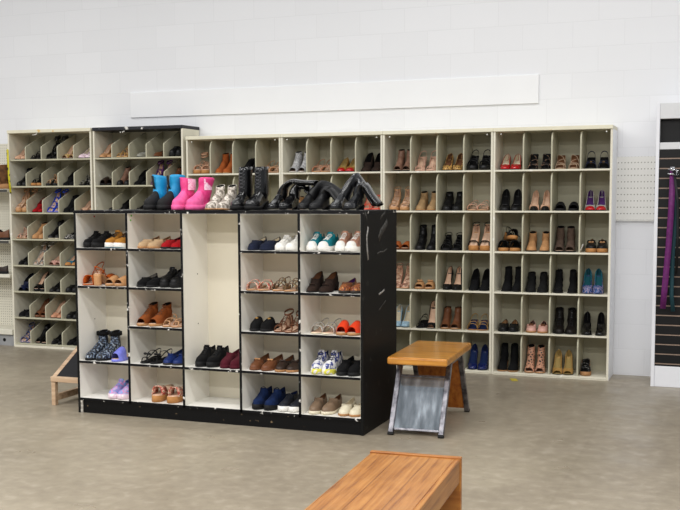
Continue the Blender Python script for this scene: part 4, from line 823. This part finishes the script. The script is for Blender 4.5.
# ------------------------------------------------------------------ wood
def wood(name, dark, mid, light, axis='Y', rough=.35, scale=1, planks=None, coat=0):
    m, nt, b = base_mat(name); tc = nn(nt, 'ShaderNodeTexCoord'); mp = nn(nt, 'ShaderNodeMapping')
    mp.inputs['Scale'].default_value = {'Y': (26*scale, 1.0*scale, 26*scale), 'X': (1.1*scale, 14*scale, 14*scale), 'Z': (14*scale, 14*scale, 1.1*scale)}[axis]
    nt.links.new(tc.outputs['Object'], mp.inputs[0]); no = nn(nt, 'ShaderNodeTexNoise'); no.inputs['Scale'].default_value = 3.0; no.inputs['Detail'].default_value = 8; no.inputs['Distortion'].default_value = .35
    nt.links.new(mp.outputs[0], no.inputs['Vector']); col = ramp(nt, no.outputs['Fac'], [(.28, lin(dark)), (.45, lin(mid)), (.68, lin(light))])
    n3 = nn(nt, 'ShaderNodeTexNoise'); n3.inputs['Scale'].default_value = 9; n3.inputs['Detail'].default_value = 5; nt.links.new(tc.outputs['Object'], n3.inputs['Vector'])
    mz = nn(nt, 'ShaderNodeMixRGB', blend_type='MULTIPLY'); mz.inputs[0].default_value = .35; nt.links.new(col, mz.inputs[1]); nt.links.new(ramp(nt, n3.outputs['Fac'], [(.35, (.6, .55, .5)), (.6, (1, 1, 1))]), mz.inputs[2]); col = mz.outputs[0]
    if planks:
        sx = nn(nt, 'ShaderNodeSeparateXYZ'); nt.links.new(tc.outputs['Object'], sx.inputs[0])
        for at in planks:
            s1 = nn(nt, 'ShaderNodeMath', operation='SUBTRACT'); s1.inputs[1].default_value = at; nt.links.new(sx.outputs['X'], s1.inputs[0])
            ab = nn(nt, 'ShaderNodeMath', operation='ABSOLUTE'); nt.links.new(s1.outputs[0], ab.inputs[0])
            m3 = nn(nt, 'ShaderNodeMixRGB', blend_type='MULTIPLY'); m3.inputs[0].default_value = .8
            nt.links.new(col, m3.inputs[1]); nt.links.new(ramp(nt, ab.outputs[0], [(.001, (.35, .25, .18)), (.004, (1, 1, 1))]), m3.inputs[2]); col = m3.outputs[0]
    nt.links.new(col, b.inputs['Base Color']); b.inputs['Roughness'].default_value = rough; b.inputs['Coat Weight'].default_value = coat; b.inputs['Coat Roughness'].default_value = .15; return m
# stool with slanted mirrors
st = empty('mirror_stool', (-1.80, -1.945, 0), .05); tag(st, 'wooden topped stool with steel legs and slanted mirror panel by the black unit', 'stool')
WT = wood('stool_wood', '84501a', 'bd7c27', 'd6993f', 'X', .28, 1, coat=.5)
MB().box((-.188, -.385, .430), (.188, .385, .477)).build('seat', WT, st, .012, 3)
steel = simple('leg_steel', '8f8d92', .28, .85, hx2='55545a', scale=25)
mir, nt, b = base_mat('mirror_glass'); tc = nn(nt, 'ShaderNodeTexCoord'); mp = nn(nt, 'ShaderNodeMapping'); mp.inputs['Scale'].default_value = (14, 5, 3); mp.inputs['Rotation'].default_value = (0, .5, 0)
nt.links.new(tc.outputs['Object'], mp.inputs[0]); no = nn(nt, 'ShaderNodeTexNoise'); no.inputs['Scale'].default_value = 1.6; no.inputs['Detail'].default_value = 6; nt.links.new(mp.outputs[0], no.inputs['Vector'])
nt.links.new(ramp(nt, no.outputs['Fac'], [(.3, lin('7d858c')), (.55, lin('9aa2aa')), (.75, lin('bac2ca'))]), b.inputs['Base Color']); b.inputs['Metallic'].default_value = .75  # grey streaks in the colour stand in for ceiling reflections
nt.links.new(ramp(nt, no.outputs['Fac'], [(.3, (.06,)*3), (.7, (.16,)*3)]), b.inputs['Roughness'])
WB = wood('stool_back_wood', '8d4c17', 'b56724', 'c67c31', 'Z', .4)
def slab(mb, x0, x1, p0, p1, th):
    (y0, z0), (y1, z1) = p0, p1; d = Vector((y1 - y0, z1 - z0)).normalized(); n = Vector((-d.y, d.x)) * th/2
    mb.prism([(y0 + n.x, z0 + n.y), (y1 + n.x, z1 + n.y), (y1 - n.x, z1 - n.y), (y0 - n.x, z0 - n.y)], 'x', x0, x1); return mb
for q in (-1, 1):
    for e in (-1, 1):
        slab(MB(), q*.157 - .016, q*.157 + .016, (e*.405, .012), (e*.16, .430), .03).build('leg', steel, st, .003, 1)
        slab(MB(), q*.157 - .017, q*.157 + .017, (e*.412, 0), (e*.404, .013), .034).build('foot', 'black_rubber', st)
    slab(MB(), q*.157 - .006, q*.157 + .006, (-.19, .418), (.19, .418), .024).build('top_rail', steel, st)
p = lambda e, z: (e * (.412 - (z/.43) * .252), z)
o = slab(MB(), -.142, .142, p(-1, .04), p(-1, .335), .006).build('mirror_panel', mir, st)
slab(MB(), -.142, .142, p(1, .03), p(1, .425), .012).build('back_board', WB, st)
slab(MB(), -.142, .142, p(-1, .333), p(-1, .343), .012).build('cross_bar', steel, st)
slab(MB(), -.142, .142, p(-1, .03), p(-1, .04), .012).build('cross_bar', steel, st)

# foreground bench
bn = empty('bench', (-1.125, -5.03, 0), .055); tag(bn, 'plain brown wooden bench in the foreground, cut off by the frame', 'bench')
B1 = wood('bench_wood', '7d4c24', '9f6831', 'b37d43', 'Y', .32, 1, planks=(-.062, .062), coat=.25); B2 = wood('bench_side_wood', '7a4a20', '9d6530', 'b07c40', 'Y', .4); B3 = wood('bench_end_wood', '7a4718', '9c6028', 'b47a38', 'X', .4)
MB().box((-.178, -.60, .405), (.160, .592, .428)).build('seat', B1, bn, .002, 1)
MB().box((.160, -.60, .335), (.180, .592, .4285)).build('apron', B2, bn, .002, 1)
MB().box((-.182, -.60, .335), (-.178, .592, .427)).build('apron', B2, bn)
for e in (-1, 1): MB().box((-.186, e*.604 - .012, 0), (.184, e*.604 + .012, .4345)).build('end_board', B3, bn, .002, 1)
MB().box((-.01, -.58, .30), (.01, .58, .38)).build('stretcher', B2, bn)

# fitting ramp behind the left end of the black unit
rp = empty('fitting_ramp', (-4.305, -2.09, 0)); tag(rp, 'low wooden shoe fitting stool with black sloped top, left of the black unit', 'fitting stool')
PW = wood('pale_wood', '9c7d60', 'b89a7c', 'cbb092', 'X', .55); blk = simple('ramp_rubber', '1b1b1d', .8, bump=.4)
for q in (-1, 1):
    x = q*.142
    MB().box((x - .016, -.215, 0), (x + .016, -.18, .172)).build('leg', PW, rp, .002, 1)
    MB().box((x - .016, .16, 0), (x + .016, .195, .30)).build('leg', PW, rp, .002, 1)
    MB().box((x - .014, -.18, .03), (x + .014, .16, .075)).build('side_rail', PW, rp, .002, 1)
    slab(MB(), x - .018, x + .018, (-.215, .178), (.20, .415), .03).build('slope_rail', PW, rp, .002, 1)
MB().box((-.158, -.222, .168), (.158, -.192, .205)).build('front_board', PW, rp, .002, 1)
slab(MB(), -.126, .126, (-.195, .198), (.20, .424), .012).build('slope_pad', blk, rp)
MB().box((-.126, .165, .345), (.126, .19, .40)).build('back_rail', PW, rp)

# left gondola with pegboard back
gd = empty('gondola_shelving', (-7.16, .16, 0)); tag(gd, 'white gondola shelving with pegboard back at far left edge', 'shelving')
GW = simple('gondola_white', 'd9d5c6', .5, var=.05); GP = dots_mat('peg_cream', 'd8d4c5', .0254, .0254, .0045, '8a8678')
MB().box((-.5, .13, .16), (.53, .145, 2.0)).build('peg_back', GP, gd)
MB().box((-.5, -.15, .112), (.53, .13, .163)).build('base_deck', GW, gd, .003, 1)
o = MB().box((-.5, -.12, 0), (.53, .1, .112)).build('kick_box', simple('gondola_grey', '9a9b9c', .45, hx2='85868a', scale=6), gd)
MB().prism([(.41 + .018*math.cos(a), .055 + .018*math.sin(a)) for a in [2*PI*i/14 for i in range(14)]], 'y', -.1215, -.12).build('cable_hole', 'black_lining', o)
for z in (1.545, 1.045, .71):
    MB().box((-.5, -.16, z - .032), (.53, .13, z)).build('shelf', GW, gd, .003, 1)
    MB().box((-.5, -.163, z - .030), (.53, -.16, z - .004)).build('shelf_edge', simple('shelf_lip', '4a4844', .6) if z > 1 else GW, gd)
MB().box((.508, .118, 0), (.53, .155, 2.0)).build('upright', GW, gd)

# slatwall on the right
sw = empty('slatwall_display', (.06, .05, 0)); tag(sw, 'black slatwall display in a white frame at the right edge', 'slatwall')
FW = simple('frame_white', 'e2e3e8', .4, var=.02); SB = simple('slat_black', '0a0a0c', .5, var=.3, scale=60); SG = simple('slat_groove', 'b39b8a', .5)
SH = simple('header_grey', 'd2d3d5', .4, var=.03)
x0, x1 = -.632, .60; yf = -.19
MB().box((x0, yf, 0), (x0 + .026, .265, 2.145)).build('side_frame', FW, sw, .002, 1)
MB().box((x1 - .026, yf, 0), (x1, .265, 2.145)).build('side_frame', FW, sw, .002, 1)
MB().box((x0 + .026, yf + .01, 0), (x1 - .026, .25, .160)).build('base_panel', FW, sw, .002, 1)
MB().box((x0 + .026, yf + .004, 2.028), (x1 - .026, .25, 2.143)).build('header_panel', SH, sw, .002, 1)
MB().box((x0 + .026, yf + .06, 1.85), (x1 - .026, .25, 2.028)).build('recessed_panel', SB, sw)  # black panel set back between header and rail
MB().box((x0 + .026, yf + .012, 1.80), (x1 - .026, .25, 1.852)).build('rail', SH, sw, .002, 1)
MB().box((x0 + .026, yf + .0175, .16), (x1 - .026, .25, 1.80)).build('groove_back', SG, sw)
z = .16
while z < 1.79:
    zz = min(z + (.0645 if z > .17 else .014), 1.80); MB().box((x0 + .026, yf + .012, z), (x1 - .026, yf + .0174, zz)).build('slat', SB, sw); z = zz + .0095
# hook and belts
chrome = simple('chrome', 'd5d6da', .15, .9)
hk = empty('slatwall_hook', (-.448, -.15, 1.635)); tag(hk, 'chrome slatwall hook holding the purple belt', 'hook')
MB().box((-.017, .006, -.025), (.017, .012, .035)).build('plate', chrome, hk, .002, 1)
MB().tube([(0, .006, .0), (0, -.05, .002), (0, -.11, .006), (0, -.118, .022)], .004, 8).build('prong', chrome, hk)
def belt(nm, loc, pts, wd, col, lab, buckle=True):
    r = empty(nm, loc); tag(r, lab, 'belt', 'belts on the slatwall hook')
    MB().ribbon(pts, (1, 0, 0), wd, .004).build('strap', col, r)
    if buckle:
        w = wd*.8; MB().tube([(-w + .0, -.006, .01), (w, -.006, -.004), (w, -.004, .034), (-w, -.004, .046)], .0045, 6, True).build('buckle', chrome, r)
    return r
pm = simple('belt_purple', '6b2467', .5, hx2='561a55', scale=40); tm = simple('belt_teal', '1d3f47', .5); km = simple('belt_black', '141416', .5)
belt('belt', (-.440, -.222, 1.605), [(0, 0, .035), (-.006, .004, -.25), (-.02, .005, -.55), (-.04, .004, -.85), (-.05, .004, -.995)], .043, pm, 'purple belt with silver buckle hanging on the slatwall hook')
belt('belt', (-.435, -.195, 1.618), [(0, 0, .02), (.02, .002, -.3), (.006, .002, -.6), (.004, .0, -.9), (.018, .0, -1.03)], .03, tm, 'dark teal belt hanging behind the purple belt', False)
belt('belt', (-.43, -.245, 1.605), [(0, 0, .03), (.03, .002, -.2), (.036, .0, -.45), (.032, .0, -.73)], .02, km, 'thin black belt hanging right of the purple belt', True)

# small bits: caution tape, floor tag, white tag
yl = patchy('caution_yellow', ['cfc41c', 'cfc41c', '2a2a1a'], 28, .5)
tp = tag(MB().ribbon([(-6.600, -.014, 1.925), (-6.594, -.018, 1.80), (-6.590, -.016, 1.66), (-6.578, -.014, 1.50)], (1, 0, 0), .022, .002).build('caution_tape', yl), 'yellow caution tape strip hanging on left edge of the leftmost beige rack', 'tape')
fl = empty('floor_tag', (-1.607, -.215, .0015), .35); tag(fl, 'small yellow tag stuck to the concrete in front of rightmost beige rack', 'tag')
MB().box((-.025, -.055, 0), (.025, .055, .0015)).build('label_sheet', simple('tag_yellow', 'c2b03c', .6, hx2='a1923a', scale=60), fl)
wt = tag(MB().ribbon([(-1.155, .03, 1.012), (-1.135, .035, 1.03), (-1.118, .04, 1.075)], (.3, 1, 0), .022, .0015).build('price_tag', simple('paper_white', 'e6e4de', .6)), 'white paper tag leaning beside black flats, third row, rightmost beige rack', 'tag')

# ------------------------------------------------------------------ light
w = bpy.data.worlds.new('world'); sc.world = w; w.use_nodes = True
w.node_tree.nodes['Background'].inputs[0].default_value = (.93, .96, 1, 1); w.node_tree.nodes['Background'].inputs[1].default_value = WORLD
def tube_light(x, y, z, L, e, rz=0, wd=.25):
    l = bpy.data.lights.new('ceiling_light', 'AREA'); l.shape = 'RECTANGLE'; l.size = L; l.size_y = wd; l.energy = e; l.color = (1, .985, .96)
    o = bpy.data.objects.new('ceiling_light', l); COL.objects.link(o); o.location = (x, y, z); o.rotation_euler = (0, 0, rz)
for x in (-9.0, -6.6, -4.2, -1.8, .6, 3.0):
    for y, e in ((-1.9, LE1), (-4.9, LE2), (-7.9, LE3), (-10.9, LE3)): tube_light(x, y, 4.6, 2.4, LE0 if (x == -1.8 and y == -1.9) else e)

# ------------------------------------------------------------------ camera
cd = bpy.data.cameras.new('camera'); cam = bpy.data.objects.new('camera', cd); COL.objects.link(cam)
cd.sensor_width = 36; cd.lens = 1034.74 / 680 * 36; cd.shift_y = 33.22 / 680
cam.matrix_world = Matrix.Translation((0, -8.2992, 1.447)) @ Matrix.Rotation(.3644, 4, 'Z') @ Matrix.Rotation(PI/2 - .0871, 4, 'X') @ Matrix.Rotation(-.0036, 4, 'Z')
sc.camera = cam
sc.view_settings.view_transform = 'Standard'; sc.view_settings.look = 'None'; sc.view_settings.exposure = EXPO
